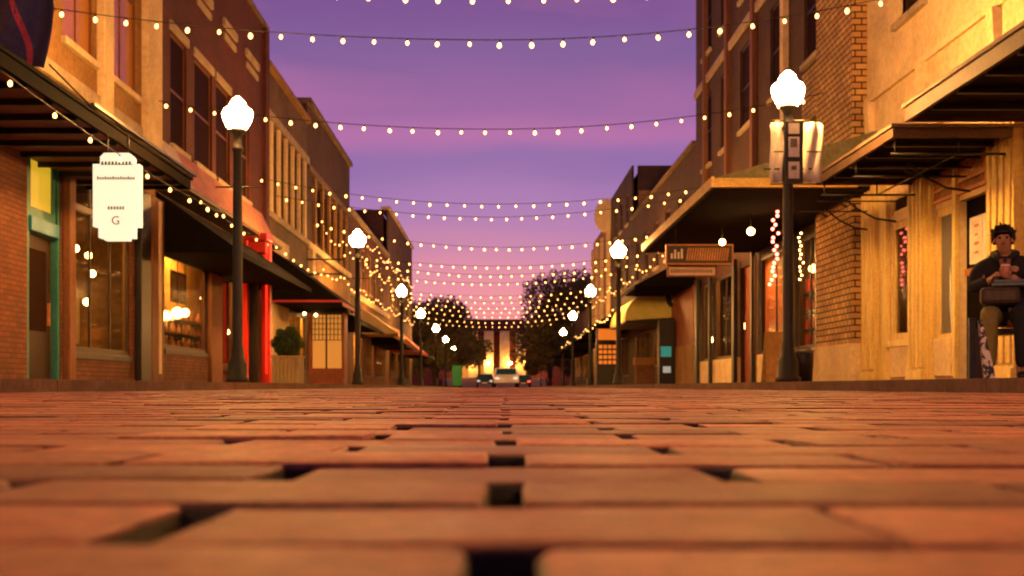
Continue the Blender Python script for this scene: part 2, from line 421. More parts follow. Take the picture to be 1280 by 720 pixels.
def awning(root, s, X1, d0, d1, zt, zb, mat, trim=None, val=.22, Xt=7, name='awning'):
    mb = MB()
    mb.prism([(s*(Xt-.01),zt),(s*(Xt-.01),zb),(s*X1,zb),(s*X1,zb+.03)], d0, d1)
    o = mb.build(name, mat, root)
    v = MB(); n = int((d1-d0)/.25)
    for i in range(n):
        a = d0+(d1-d0)*i/n; b = d0+(d1-d0)*(i+1)/n; m_ = (a+b)/2
        x = s*(X1-.004)
        v.add([(x,a,zb+.02),(x,b,zb+.02),(x,b,zb-val*.75),(x,m_,zb-val),(x,a,zb-val*.75),
               (x-s*.01,a,zb+.02),(x-s*.01,b,zb+.02),(x-s*.01,b,zb-val*.75),(x-s*.01,m_,zb-val),(x-s*.01,a,zb-val*.75)],
              [(0,1,2,3,4),(9,8,7,6,5),(1,6,7,2),(2,7,8,3),(3,8,9,4),(0,5,6,1),(0,4,9,5)])
    v.build('valance', trim or mat, o)
    if trim: MB().box(s*X1,s*(Xt-.02),d0-.02,d0-.003,zb-.0,zb+.07).build('edge_trim', trim, o)
    return o
def canopy(root, s, X1, d0, d1, z0, z1, fascia, soffit='dark_soffit', top='black_metal', rods=True, ends='fascia', joists=True):
    x1, x2 = s*X1, s*6.995
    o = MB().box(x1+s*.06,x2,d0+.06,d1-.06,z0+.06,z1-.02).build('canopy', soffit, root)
    MB().box(x1,x1+s*.055,d0,d1,z0,z1).box(x1+s*.056,x2,d0,d0+.055,z0,z1).box(x1+s*.056,x2,d1-.055,d1,z0,z1).build('fascia', fascia, o, bevel=.006)
    MB().box(x1-s*.03,x2,d0-.03,d1+.03,z1+.003,z1+.05).build('roofing', top, o)
    if joists:
        j = MB(); y = d0+.5
        while y < d1-.3: j.box(x1+s*.07,x2-s*.01,y,y+.06,z0-.02,z0+.058); y += .8
        j.build('joists', 'black_metal', o)
    if rods:
        y = d0+.8
        while y < d1:
            MB().tube([(x1+s*.3,y,z1+.05),(s*6.95,y,z1+1.5)], .014, 6).build('tie_rod','black_metal',o); y += 2.4
    return o

# ================================================================ LEFT SIDE
# --- L1 cream building -------------------------------------------------------
s = -1; e1 = DL(194)                      # 24.6
w1a, w1b = DL(84), DL(160)                # big shop window
dra, drb = DL(28), DL(70)
ops = [(w1a,w1b,.62,3.75),(dra,drb,.1,3.75),(13.2,16.55,.7,3.75)]
up = [(DL(78),DL(118)),(DL(134),DL(172))]
for a,b in up: ops.append((a,b,5.72,9.3))
ops.append((14.2,16.5,5.72,9.3))
B = building('shop_building', s, 11, e1, 11.5, 'tan_plaster', ops, 'tan plastered two-storey shop with teal-framed door under a dark flat canopy, nearest on the left')
for a,b in up+[(14.2,16.5)]:
    window(B, s, 7, a, b, 5.72, 9.3, 'warm_wood', 'amber_glass', 2, 2, sill='cream_plaster', lintel='cream_plaster')
for a,b in ((e1-1.0,e1-.02),(DL(120),DL(132)),(16.7,17.4)):
    MB().box(s*6.84,s*6.997,a,b,4.3,11.4).build('pilaster','cream_plaster',B, bevel=.02)
band(B, s, 11, e1-1.1, 4.9, 5.15, 'stone', .08)
# brick facing at street level
mb = MB(); ops2 = [(w1a,w1b,.62,3.75),(dra,drb,.12,3.75),(13.2,16.55,.7,3.75)]
wall(mb, s, 6.93, 12, DL(164), .1, 3.8, ops2, th=.066); mb.build('brick_facing','orange_brick',B)
window(B, s, 7, w1a, w1b, .62, 3.75, 'dark_wood', 'clear_glass', 3, 1, fr=.1, rec=-.02, sill='dark_wood', name='shop_window')
MB().box(s*6.95,s*7.03,w1a,w1b,3.0,3.1).build('transom_bar','warm_wood',B)
window(B, s, 7, 13.2, 16.55, .7, 3.75, 'dark_wood', 'clear_glass', 2, 1, fr=.1, rec=-.02, sill='dark_wood', name='shop_window')
# teal doorway
t = window(B, s, 7, dra+.1, drb-.1, 2.62, 3.73, 'teal_paint', 'yellow_pane_glow', 1, 1, fr=.14, rec=-.03, name='transom_window')
t = MB().box(s*6.94,s*7.05,dra,dra+.1,.12,3.74).box(s*6.94,s*7.05,drb-.1,drb,.12,3.74).build('door_frame','teal_paint',B, bevel=.008)
MB().box(s*6.90,s*7.06,dra+.1,drb-.1,2.38,2.6).build('lintel','blue_paint',B, bevel=.01)
d_ = MB().box(s*7.06,s*7.1,dra+.1,drb-.1,.13,2.37).build('door','dark_wood',B)
MB().box(s*7.045,s*7.058,dra+.3,drb-.3,.9,2.15).build('door_pane','dark_glass',d_)
MB().box(s*7.0,s*7.04,drb-.28,drb-.24,1.0,1.35).build('handle','copper_board',d_)
for a,b,mt in ((DL(72),DL(80),'terracotta'),(DL(164),DL(177),'black_metal'),(DL(178),DL(193),'terracotta')):
    MB().box(s*6.80,s*6.925,a,b,.1,3.85).build('column',mt,B,bevel=.015)
MB().box(s*6.78,s*6.8,DL(186),DL(189),.3,3.8).build('pipe','cream_plaster',B)
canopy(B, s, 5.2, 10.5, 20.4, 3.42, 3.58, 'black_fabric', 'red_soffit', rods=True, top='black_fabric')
MB().box(s*5.1,s*5.16,15.2,20.4,3.63,3.67).build('cable_tray','black_metal',B)
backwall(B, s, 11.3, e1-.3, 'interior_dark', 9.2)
added_ceil_light(s, 8.6, 20.4, 'added flat warm ceiling light behind the tall shop window beside the white lantern sign', w=.35)
added_ceil_light(s, 8.4, 15.3, 'added flat warm ceiling light in the window at the left edge of the photo', w=.6)
for x,d,z,l in ((-7.6,21.6,2.55,'left pendant globe glowing in the tall shop window below the white sign'),(-7.6,22.3,2.5,'right pendant globe glowing in the tall shop window below the white sign'),
                (-7.5,22.2,2.15,'lower pendant globe glowing in the tall shop window, under the right one'),(-7.5,21.9,1.6,'lowest small pendant globe in the tall shop window below the white sign')):
    pendant(x,d,z,l, .07)
ct = thing('curtain', (s*7.4,20.7,.7), 'pale curtain gathered at the left of the tall shop window', 'curtain')
mb = MB(); pts = [(s*(7.4+.04*(i%2)), 20.4+.06*i) for i in range(15)]
for i in range(14): mb.quad((*pts[i],.8),(*pts[i+1],.8),(*pts[i+1],1.9-.02*i),(*pts[i],1.9-.02*(i-1)))
mb.build('cloth','cream_fabric',ct)

# --- L2 red brick -----------------------------------------------------------
e2 = DL(333); d0 = e1
uw = [(DL(213),DL(233)),(DL(243),DL(265)),(DL(270),DL(287)),(DL(297),DL(311))]
sw = [(DL(203),DL(256),.85,2.9),(DL(273),DL(291),.55,2.9)]
ops = [(a,b,5.3,7.75) for a,b in uw]+sw+[(33.2,35.6,.1,2.9)]
B = building('red_brick_building', s, d0, e2, 10.95, 'red_brick', ops, 'red brick two-storey building with stone lintels behind the nearest left street lamp')
for a,b in uw: window(B, s, 7, a, b, 5.3, 7.75, 'warm_wood', 'dark_glass', 1, 2, sill='stone', lintel='stone')
for k,(a,b) in enumerate(((27.9,29.4),(30.6,32.2),(33.4,35.2))):
    MB().box(s*6.93,s*6.997,a,b,9.35-.0,9.55).box(s*6.95,s*6.998,a+.1,b-.1,9.05,9.2).build('stone_panel','stone',B)
coping(B, s, d0, e2, 10.95, 'dark_stone', .12, .1)
MB().box(s*6.9,s*6.998,e2-.55,e2-.02,.1,10.9).build('pilaster','red_brick',B)
# copper sign band, tilted outwards
for nm,mt,a,b in (('sign_band','copper_board',DL(214),e2-1.2),('sign_band','pale_board',d0+.05,DL(214)-.02)):
    MB().prism([(s*6.98,5.15),(s*6.9,5.17),(s*6.45,4.22),(s*6.55,4.2),(s*6.98,4.2)],a,b).build(nm,mt,B)
MB().box(s*6.3,s*6.99,d0+.05,e2-1.2,4.1,4.18).build('band_ledge','fascia_brown',B)
awning(B, s, 5.25, d0+.05, e2-2.4, 4.08, 2.82, 'black_fabric', None, .1)
MB().box(s*6.94,s*6.995,d0+.02,DL(256)+.02,.1,.84).build('brick_base','orange_brick',B)
MB().box(s*6.85,s*6.998,DL(257),DL(271),.1,2.8).build('pilaster','terracotta',B)
for a,b,z0_,z1_ in sw: window(B, s, 7, a, b, z0_, z1_, 'dark_wood', 'clear_glass', 1, 1, fr=.09, rec=-.02, sill='dark_wood', name='shop_window')
backwall(B, s, d0+.3, e2-.4, 'interior_wall', 8.3)
added_ceil_light(s, 8.2, 25.9, 'added flat warm ceiling light above the bottle shelves in the red brick shop'); added_ceil_light(s, 8.2, 30, 'added flat warm ceiling light behind the narrow window of the red brick shop')
pendant(-7.35,27.6,1.75,'round amber pendant lamp over the bottles in the red brick shop', .13); pendant(-7.5,31.0,2.35,'round amber pendant lamp in the narrow window of the red brick shop', .16)
pendant(-7.35,28.3,1.8,'second amber pendant lamp over the bottles, right of the first', .1)
pic = thing('picture_frame', (s*7.6,28.6,2.2), 'dark framed picture hanging in the lit red brick shop window', 'picture')
MB().box(s*7.6,s*7.63,28.0,29.4,2.05,2.8).build('frame','dark_wood',pic); MB().box(s*7.585,s*7.598,28.08,29.32,2.13,2.72).build('canvas','grey_metal',pic)
cb = thing('shelf_unit', (s*7.7,28.4,.12), 'dark shelf unit holding bottles in the red brick shop window', 'shelf')
mb = MB()
for z in (.95,1.3,1.65): mb.box(s*7.45,s*7.8,26.2,30.6,z-.03,z)
for y in (26.2,28.4,30.56): mb.box(s*7.45,s*7.8,y,y+.04,.12,1.66)
mb.build('shelves','dark_wood',cb)
bt = None
for j,z in enumerate((.95,1.3,1.65)):
    for i in range(13):
        y = 26.4+i*.32+random.uniform(-.05,.05)
        if bt is None:
            bt = MB().lathe((0,0,0), [(.045,0),(.048,.02),(.046,.15),(.018,.2),(.016,.27)], 10).build('bottle','amber_glass'); b_ = bt
        else: b_ = bt.copy(); col.objects.link(b_)
        b_.location = (s*(7.52+.05*(i%2)), y, z); b_.scale = (1.3,1.3,random.uniform(.7,1.1))
        tag(b_, 'small glass bottle standing on the dark shelves of the red brick shop', 'bottle', 'bottles on the shop shelves')
# red portal
P = thing('red_portal', (s*6.3,33.6,.1), 'bright red painted door surround with black post behind the nearest left lamp', 'door surround')
xa = -(X0-303)/F*32; 
def pxX(x, d): return (x-X0)/F*d
dp = 32.0
MB().box(pxX(302,dp),pxX(309,dp),dp,dp+.25,.1,Z(300,dp)).build('post','red_paint',P,bevel=.02)
MB().box(pxX(322,dp),pxX(333,dp),dp+.5,dp+.8,.1,Z(300,dp)).build('post','red_paint',P,bevel=.02)
MB().box(pxX(300,dp),pxX(334,dp),dp-.02,dp+.82,Z(300,dp)+.004,Z(291,dp)).build('beam','red_paint',P,bevel=.02)
MB().box(pxX(305,dp),pxX(331,dp),dp+.1,dp+.7,Z(315,dp),Z(301,dp)-.01).build('panel','red_paint',P)
MB().box(pxX(311,dp),pxX(320,dp),dp+.2,dp+.45,.1,Z(318,dp)).build('inner_post','black_metal',P)
MB().box(pxX(301.5,dp),pxX(303.5,dp),dp-.06,dp-.03,.4,Z(312,dp)).box(pxX(328,dp),pxX(330,dp),dp+.44,dp+.47,.4,Z(312,dp)).build('added_neon_tube','added_neon_glow',P)  # glowing red strips added to brighten the portal

# --- L3 tan -----------------------------------------------------------------
e3 = DL(384); d0 = e2
uw = []; n = 5; a0 = DL(337); a1 = DL(379)
for i in range(n): uw.append((a0+(a1-a0)*i/n+.18, a0+(a1-a0)*(i+1)/n-.18))
ops = [(a,b,5.65,8.15) for a,b in uw]+[(40.5,44,.6,2.6)]
B = building('tan_brick_building', s, d0, e3, 9.85, 'tan_brick', ops, 'tan brick two-storey building with five tall narrow upper windows on the left')
for a,b in uw: window(B, s, 7, a, b, 5.65, 8.15, 'dark_wood', 'dark_glass', 1, 1)
for i in range(n+1):
    y = a0+(a1-a0)*i/n; MB().box(s*6.9,s*6.998,y-.14,y+.14,5.5,8.3).build('pilaster','cream_plaster',B,bevel=.01)
band(B, s, d0, e3, 8.35, 8.6, 'stone'); band(B, s, d0, e3, 5.3, 5.5, 'stone'); coping(B, s, d0, e3, 9.85, 'tan_plaster')
MB().box(s*6.95,s*6.999,d0+.1,40.3,.1,4.8).build('plaster_panel','cream_plaster',B)
window(B, s, 7, 40.5, 44, .6, 2.6, 'dark_wood', 'clear_glass', 3, 1, rec=-.02, name='shop_window')
backwall(B, s, d0+.3, e3-.3); added_ceil_light(s, 8.2, 42, 'added flat warm ceiling light behind the shop window past the black awning')
awning(B, s, 4.75, DL(337)+.1, 42.6, 4.35, 2.68, 'black_fabric', 'red_trim', .12)
# lattice display case facing the camera
dc = 40.2; xl, xr = pxX(386,dc), pxX(430,dc)
C_ = thing('display_kiosk', ((xl+xr)/2,dc,.1), 'dark red kiosk with lattice window lit amber, between the round shrub and the second lamp', 'kiosk')
zt, zb = Z(391,dc), Z(461,dc)
MB().box(xl,xr,dc+.9,dc+1.0,.1,zt).box(xl,xl+.08,dc,dc+.9,.1,zt).box(xr-.08,xr,dc,dc+.9,.1,zt).box(xl+.08,xr-.08,dc+.01,dc+.9,.1,zb).build('body','rust_wall',C_)
mb = MB()
for i in range(9): x = xl+.08+(xr-xl-.16)*i/8; mb.box(x-.012,x+.012,dc,dc+.02,Z(425,dc),zt)
for i in range(6): z = Z(425,dc)+(zt-Z(425,dc))*i/5; mb.box(xl+.08,xr-.08,dc-.003,dc+.017,z-.012,z+.012)
mb.box((xl+xr)/2-.03,(xl+xr)/2+.03,dc-.006,dc+.014,zb,zt)
mb.build('lattice','dark_wood',C_)
MB().box(xl+.081,xr-.081,dc+.3,dc+.32,zb+.02,zt-.05).build('backlit_panel','window_glow',C_)
MB().box(xl-.06,xr+.1,dc-.08,dc+1.05,zt+.003,zt+.12).build('roof','black_metal',C_)
mb = MB()
for i in range(7):
    x = xl+.15+(xr-xl-.3)*i/6; mb.box(x-.05,x+.05,dc-.012,dc+.009,.28,.5)
mb.build('ornament','terracotta',C_)
# planter with boxwood ball
dpl = 25.5; xp = pxX(360,dpl)
pl = thing('planter', (xp,dpl,.1), 'square slatted tan planter on the left pavement holding the round shrub', 'planter')
hw = .30; mb = MB()
for i in range(7):
    a = xp-hw+2*hw*i/7; mb.box(a+.004,a+2*hw/7-.004,dpl-hw,dpl-hw+.03,.1,.66); mb.box(a+.004,a+2*hw/7-.004,dpl+hw-.03,dpl+hw,.1,.66)
    b_ = dpl-hw+.03+(2*hw-.06)*i/7; mb.box(xp-hw,xp-hw+.03,b_+.004,b_+.08,.1,.66); mb.box(xp+hw-.03,xp+hw,b_+.004,b_+.08,.1,.66)
mb.build('box','planter_wood',pl)
MB().box(xp-hw-.02,xp+hw+.02,dpl-hw-.02,dpl+hw+.02,.663,.70).build('rim','planter_wood',pl,bevel=.005)
def leaf_cloud(centers, n, size, name, mat, parent, flat=1.0):
    V=[];Fc=[];T=[]
    o0 = origin(parent)
    tot = sum(r**2 for _,r in centers)
    for c,r in centers:
        k = int(n*r**2/tot); ct_ = random.uniform(.25,.75)
        for _ in range(k):
            v = Vector((random.gauss(0,1),random.gauss(0,1),random.gauss(0,1))).normalized()
            rad = r*(random.random()**.28)*(1+.12*math.sin(v.x*7+v.z*5+c[0]))
            p = Vector(c)-o0+Vector((v.x*rad,v.y*rad,v.z*rad*flat))
            u = Vector((random.gauss(0,1),random.gauss(0,1),random.gauss(0,1))).normalized(); w_ = u.orthogonal().normalized()
            q = size*random.uniform(.6,1.4); i0 = len(V)
            V += [p-u*q, p+w_*q*.5, p+u*q, p-w_*q*.5]; Fc.append((i0,i0+1,i0+2,i0+3)); t_ = min(1,max(0,ct_+random.uniform(-.3,.3))); T += [t_]*4
    me = bpy.data.meshes.new(name); me.from_pydata([tuple(v) for v in V],[],Fc); me.materials.append(M[mat])
    a = me.attributes.new('tint','FLOAT','POINT'); a.data.foreach_set('value',T)
    o = bpy.data.objects.new(name, me); col.objects.link(o); o.parent = parent; return o
sh = thing('boxwood_shrub', (xp,dpl,.68), 'dark green clipped round shrub growing in the slatted planter', 'shrub')
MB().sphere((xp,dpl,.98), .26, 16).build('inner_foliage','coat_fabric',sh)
leaf_cloud([((xp,dpl,.98),.335)], 6000, .022, 'crown', 'box_leaf', sh)
MB().tube([(xp,dpl,.62),(xp,dpl,.95)],.03).build('stem','bark',sh)

pendant(-6.0,37.6,2.35,'small bulb added under the black awning to light the wall behind the round shrub', .05, 2.75); pendant(-6.0,40,2.45,'small bulb added under the black awning to light the wall left of the dark red kiosk', .05, 2.75)  # bulbs added to brighten the dim wall under the awning
# --- L4 dark brown ----------------------------------------------------------
e4 = DL(437); d0 = e3
uw = []; a0, a1, n = DL(392), DL(432), 5
for i in range(n): uw.append((a0+(a1-a0)*i/n+.25, a0+(a1-a0)*(i+1)/n-.25))
ops = [(a,b,5.7,7.95) for a,b in uw]+[(45.6,50.5,.6,2.6),(51.6,56.6,.6,2.6)]
B = building('brown_brick_building', s, d0, e4, 10.65, 'brown_brick', ops, 'dark brown brick building with tall blank parapet, third roofline on the left')
for a,b in uw: window(B, s, 7, a, b, 5.7, 7.95, 'dark_wood', 'dark_glass', 1, 1)
for i in range(n+1):
    y = a0+(a1-a0)*i/n; MB().box(s*6.9,s*6.998,y-.17,y+.17,5.5,8.1).build('pilaster','tan_plaster',B)
band(B, s, d0, e4, 8.2, 8.4, 'dark_stone'); band(B, s, d0, e4, 5.25, 5.5, 'cream_plaster'); coping(B, s, d0, e4, 10.65, 'dark_stone')
MB().box(s*6.8,s*6.995,d0+.1,d0+.8,3.2,5.2).build('pilaster','cream_plaster',B)
MB().box(s*6.94,s*6.998,d0+.9,e4-.2,2.9,5.1).build('plaster_panel','tan_plaster',B)
for k,(a,b) in enumerate(((45.6,50.5),(51.6,56.6))): window(B, s, 7, a, b, .6, 2.6, 'dark_wood', 'clear_glass', 4, 1, rec=-.02, name='shop_window')
backwall(B, s, d0+.3, e4-.3); added_ceil_light(s, 8.2, 48, 'added flat warm ceiling light in the shop under the cream awning'); added_ceil_light(s, 8.2, 54, 'added flat warm ceiling light in the shop just past the cream awning')
dA = 46.5
MB().box(s*5.6,s*6.9,d0-.5,d0-.45,Z(327,d0),Z(325,d0)).box(s*5.6,s*6.9,d0-.5,d0-.45,Z(345,d0),Z(343,d0)).build('bracket_rail','black_metal',B)
o = awning(B, s, 5.2, 46.5, 56, 3.6, 2.6, 'black_fabric', None, .15)
# --- L5 low ------------------------------------------------------------------
e5 = DL(485); d0 = e4
ops = [(59,63,.6,2.7),(64.5,69,.6,2.7),(70.5,76,.6,2.7)]+[(60+3.2*i,61.4+3.2*i,5.2,7.4) for i in range(5)]
B = building('low_shop_row', s, d0, e5, 8.5, 'orange_brick', ops, 'low orange brick shop row hung with bulbs beyond the dark brown building')
for i in range(5): window(B, s, 7, 60+3.2*i,61.4+3.2*i,5.2,7.4,'cream_paint','dark_glass',1,2,sill='stone')
for a,b in ((59,63),(64.5,69),(70.5,76)): window(B, s, 7, a, b, .6, 2.7, 'dark_wood', 'clear_glass', 4, 1, rec=-.02, name='shop_window')
backwall(B, s, d0+.3, e5-.3); added_ceil_light(s,8.2,61,'added flat warm ceiling light in the first window of the low orange brick row'); added_ceil_light(s,8.2,67,'added flat warm ceiling light in the middle window of the low orange brick row'); added_ceil_light(s,8.2,73,'added flat warm ceiling light in the last window of the low orange brick row')
coping(B, s, d0, e5, 8.5, 'stone'); band(B, s, d0, e5, 4.5, 4.8, 'cream_plaster')
awning(B, s, 5.05, 62.7, 67.2, 4.2, 2.85, 'cream_fabric', 'cream_fabric', .2); awning(B, s, 5.0, 67.5, 77, 3.5, 2.4, 'black_fabric', None, .15)
# --- L6 ----------------------------------------------------------------------
e6 = DL(515); d0 = e5
ops = [(80,86,.6,2.7),(88,98,.6,2.7)]+[(80+4*i,81.8+4*i,5.6,8.4) for i in range(5)]
B = building('corner_brick_building', s, d0, e6, 11.7, 'tan_brick', ops, 'tall tan brick building lit orange, last before the trees on the left', upmat='brown_brick')
for i in range(5): window(B, s, 7, 80+4*i,81.8+4*i,5.6,8.4,'cream_paint','dark_glass',1,2,sill='stone')
for a,b in ((80,86),(88,98)): window(B, s, 7, a, b, .6, 2.7, 'dark_wood', 'clear_glass', 4, 1, rec=-.02, name='shop_window')
backwall(B, s, d0+.3, e6-.3); added_ceil_light(s,8.2,83,'added flat warm ceiling light in the near window of the last left building',w=3); added_ceil_light(s,8.2,93,'added flat warm ceiling light in the far window of the last left building',w=3)
coping(B, s, d0, e6, 11.7, 'cream_plaster'); awning(B, s, 4.9, 80, 88, 4.2, 2.4, 'pink_fabric', 'red_trim', .2); awning(B, s, 5.0, 89, 99, 3.6, 2.4, 'black_fabric', None, .15)

# ================================================================ RIGHT SIDE
s = 1
# --- R1 cream shop -----------------------------------------------------------
r1 = 22.4
wA = (DL(1141),DL(1115)); wB = (DL(1196),DL(1170)); dR = (DL(1236),DL(1200))
ops = [(*wA,.85,2.9),(*wA,3.04,3.38),(*wB,.75,2.83),(*dR,.1,2.83),(DL(1236),DL(1170),2.92,3.62),(19.3,20.7,6.35,8.2),(12.4,15.4,.6,3.1)]
B = building('cream_shop_building', s, 11, r1, 11.5, 'cream_plaster', ops, 'cream and yellow shop building with deep dark canopies at the right edge')
window(B, s, 7, *wA, .85, 2.9, 'cream_paint', 'clear_glass', 1, 1, fr=.12, rec=.02, name='shop_window', sill='cream_paint')
window(B, s, 7, *wA, 3.04, 3.38, 'cream_paint', 'dark_glass', 1, 1, fr=.07, rec=.02, name='transom_window')
o = window(B, s, 7, *wB, .75, 2.83, 'cream_paint', 'grey_glass', 1, 1, fr=.12, rec=.02, name='side_light')
window(B, s, 7, 12.4, 15.4, .6, 3.1, 'cream_paint', 'dark_glass', 2, 1, fr=.12, rec=.02, name='shop_window')
window(B, s, 7, 19.3, 20.7, 6.35, 8.2, 'dark_wood', 'dark_glass', 1, 2, rec=.15, sill='stone')
# venetian blind in the upper third
mb = MB()
for i in range(11): z = 2.8-.06*i; mb.box(7.12,7.16,wA[0]+.15,wA[1]-.15,z-.012,z+.012)
mb.build('blind','rust_wall',B)
MB().box(7.12,7.17,wA[0]+.12,wA[1]-.12,1.95,2.04).build('rail','copper_board',B)
# bentwood stack visible behind the glass
# lattice transom
Z0, Z1 = 2.92, 3.62; la, lb = DL(1236), DL(1170); mb = MB()
mb.box(6.95,7.05,la,lb,Z0,Z0+.05).box(6.95,7.05,la,lb,Z1-.05,Z1).box(6.95,7.05,la,la+.05,Z0+.05,Z1-.05).box(6.95,7.05,lb-.05,lb,Z0+.05,Z1-.05).box(6.95,7.05,la+.05,lb-.05,Z0+.16,Z0+.21)
n = 22
for i in range(n):
    y = la+.06+(lb-la-.12)*i/n
    mb.add([(6.97,y,Z0+.21),(6.97,y+.04,Z0+.21),(6.97,y+.04+.07,Z1-.05),(6.97,y+.07,Z1-.05),(7.0,y,Z0+.21),(7.0,y+.04,Z0+.21),(7.0,y+.11,Z1-.05),(7.0,y+.07,Z1-.05)],[(0,1,2,3),(7,6,5,4),(0,3,7,4),(1,5,6,2)])
    mb.box(6.972,7.0,y,y+.035,Z0+.05,Z0+.16)
for i in range(5): z = Z0+.26+.07*i; mb.box(6.975,7.005,la+.05,lb-.05,z-.008,z+.008)
mb.build('lattice_transom','copper_board',B)
MB().box(7.1,7.15,la,lb,Z0-.01,Z1+.02).build('transom_backing','amber_glass',B)
# pilasters and bulkheads
def fluted(a, b, z0_, z1_, x=6.86):
    mb = MB().box(x,6.998,a,b,z0_,z1_); n = 4
    for i in range(n): y = a+(b-a)*(i+.25)/n; mb.box(x-.035,x-.002,y,y+(b-a)/n*.5,z0_+.25,z1_-.1)
    mb.box(x-.05,x-.002,a-.01,b+.01,z0_+.0,z0_+.2)
    return mb
for a,b in ((DL(1102),DL(1087)),(DL(1166),DL(1146)),(DL(1280),DL(1246))): fluted(a,b,.1,3.75 if a>17 else 4.1).build('pilaster','cream_paint',B,bevel=.008)
for a,b in ((DL(1113),DL(1104)),(wA[0]-.15,wA[0]-.02),(wB[0]-.12,wB[0]-.01),(wB[1]+.01,wB[1]+.14)): MB().box(6.92,6.998,a,b,.1,3.7).build('trim','cream_paint',B,bevel=.008)
for a,b in ((wA[0],wA[1]),(wB[0],wB[1])):
    MB().box(6.93,6.998,a+.05,b-.05,.2,.8).build('panel','cream_plaster',B,bevel=.02)
MB().box(6.88,6.998,wB[0]-.1,DL(1104),3.74,3.86).build('entablature','cream_paint',B,bevel=.01)
band(B, s, 15.7, r1, 4.15, 4.3, 'cream_plaster', .12); band(B, s, 13, r1, 5.3, 5.42, 'cream_plaster', .07)
for y in (16.4,19.2,21.9): MB().prism([(6.998,5.28),(6.85,5.28),(6.9,4.5),(6.998,4.35)], y, y+.22).build('bracket','cream_plaster',B)
# door opening
dd = MB().box(7.11,7.16,dR[0],dR[1],.12,2.83).build('door','black_fabric',B)
MB().box(7.06,7.108,dR[0]+.02,dR[1]-.02,1.70,1.80).build('door_rail','copper_board',dd)
ps = thing('poster', (7.02,17.35,1.84), 'white framed poster with red and pink blotches hanging in the right doorway', 'poster')
ya, yb = DL(1236)+.12, DL(1212)
MB().box(7.0,7.04,ya,yb,1.84,2.52).build('frame','white_paint',ps)
mb = MB(); mb.box(6.99,6.998,ya+.08,yb-.1,1.9,2.46); mb.build('sheet','pale_board',ps)
mb = MB()
for z,wd in ((2.38,.22),(2.25,.16),(2.12,.24),(1.99,.2)): mb.sphere((6.988,(ya+yb)/2,z),wd*.45,10,sz=.25)
for i,(x,y,z) in enumerate(mb.v): mb.v[i] = (6.986+(x-6.988)*.02, y, z)
mb.build('print','pink_fabric',ps)
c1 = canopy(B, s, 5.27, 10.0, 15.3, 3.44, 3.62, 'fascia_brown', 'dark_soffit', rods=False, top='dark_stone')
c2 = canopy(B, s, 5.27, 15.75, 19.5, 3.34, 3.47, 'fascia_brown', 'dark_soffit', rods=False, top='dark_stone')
mb = MB()
for y in (15.9,17.6,19.3): mb.tube([(5.3,y,3.15),(6.98,y,3.15)],.018); mb.tube([(5.35,y,3.15),(5.35,y,3.36)],.012); mb.tube([(6.2,y,3.15),(6.2,y,3.36)],.012)
mb.tube([(6.2,15.9,3.15),(6.2,19.3,3.15)],.012); mb.build('hanger_frame','black_metal',c2)
# scroll brackets under canopy
for y in (17.4,20.6,21.8):
    pts = [(6.95,y,2.9),(6.6,y,2.95),(6.3,y,3.1),(6.05,y,3.3),(6.0,y,3.2),(6.1,y,3.15)]
    MB().tube(pts,.018).tube([(6.97,y,3.25),(5.6,y,3.25)],.014).build('scroll_bracket','black_metal',B)
backwall(B, s, 16, r1-.3, 'black_fabric', 8.2); None
st = thing('bentwood_rack', (7.55,20.4,.12), 'pale wire rack standing low behind the cream shop window', 'rack')
mb = MB()
for i in range(5):
    z0_ = .8+.18*i; mb.tube([(7.5,20.1,z0_),(7.6,20.3,z0_+.25),(7.55,20.6,z0_+.1),(7.5,20.8,z0_+.22)],.015)
mb.tube([(7.5,20.1,.12),(7.5,20.1,1.9)],.015); mb.tube([(7.5,20.8,.12),(7.5,20.8,1.9)],.015)
mb.build('wire','white_paint',st)
# --- R2 tall brick -----------------------------------------------------------
q0, q1 = r1, DL(870)
gw = [(25.35,27.3,.9,3.4),(27.9,31.2,.9,3.4),(34.3,37.4,.9,3.4),(38.0,39.6,.9,3.4)]
cols = [(25.05,26.9),(28.9,30.2),(32.3,33.9),(35.4,36.8),(38.4,39.9)]
ops = list(gw)+[(31.8,33.8,.1,3.4)]
for a,b in cols:
    for z0_,z1_ in ((4.9,5.75),(7.3,9.6),(11.0,13.3),(14.6,16.6)): ops.append((a,b,z0_,z1_))
B = building('tall_brick_building', s, q0, q1, 18, 'brown_brick', ops, 'tall brown brick building with big corner pier rising out of the photo on the right')
for a,b in cols:
    for z0_,z1_ in ((4.9,5.75),(7.3,9.6),(11.0,13.3),(14.6,16.6)):
        window(B, s, 7, a, b, z0_, z1_, 'dark_wood', 'dark_glass', 1, 2, sill='stone')
mb = MB().box(6.72,6.997,DL(1084),DL(1037),.86,17.9); mb.build('corner_pier','pier_brick',B)
MB().box(6.66,6.997,DL(1085),DL(1036),.1,.857).build('pier_base','cream_plaster',B,bevel=.02)
for a,b in cols[:1]: MB().box(6.95,6.998,a,b,5.95,7.05).build('spandrel','pier_brick',B)
for y,mt in ((DL(984),'cream_plaster'),(DL(945),'terracotta'),(DL(912),'terracotta'),(DL(884),'terracotta')):
    MB().box(6.86,6.998,y-.16,y+.16,4.8,17.9).build('pilaster',mt,B)
band(B, s, q0+2.6, q1, 4.35, 4.6, 'stone', .15); band(B, s, q0+2.6, q1, 10.0, 10.25, 'stone', .08)
for a,b,z0_,z1_ in gw: window(B, s, 7, a, b, z0_, z1_, 'dark_wood', 'clear_glass', 2, 1, rec=-.02, name='shop_window')
mb = MB(); wall(mb, s, 6.9, 25.0, 40.4, .1, .88, [(31.8,33.8,.1,.9)], th=.09); mb.build('bulkhead','cream_plaster',B)
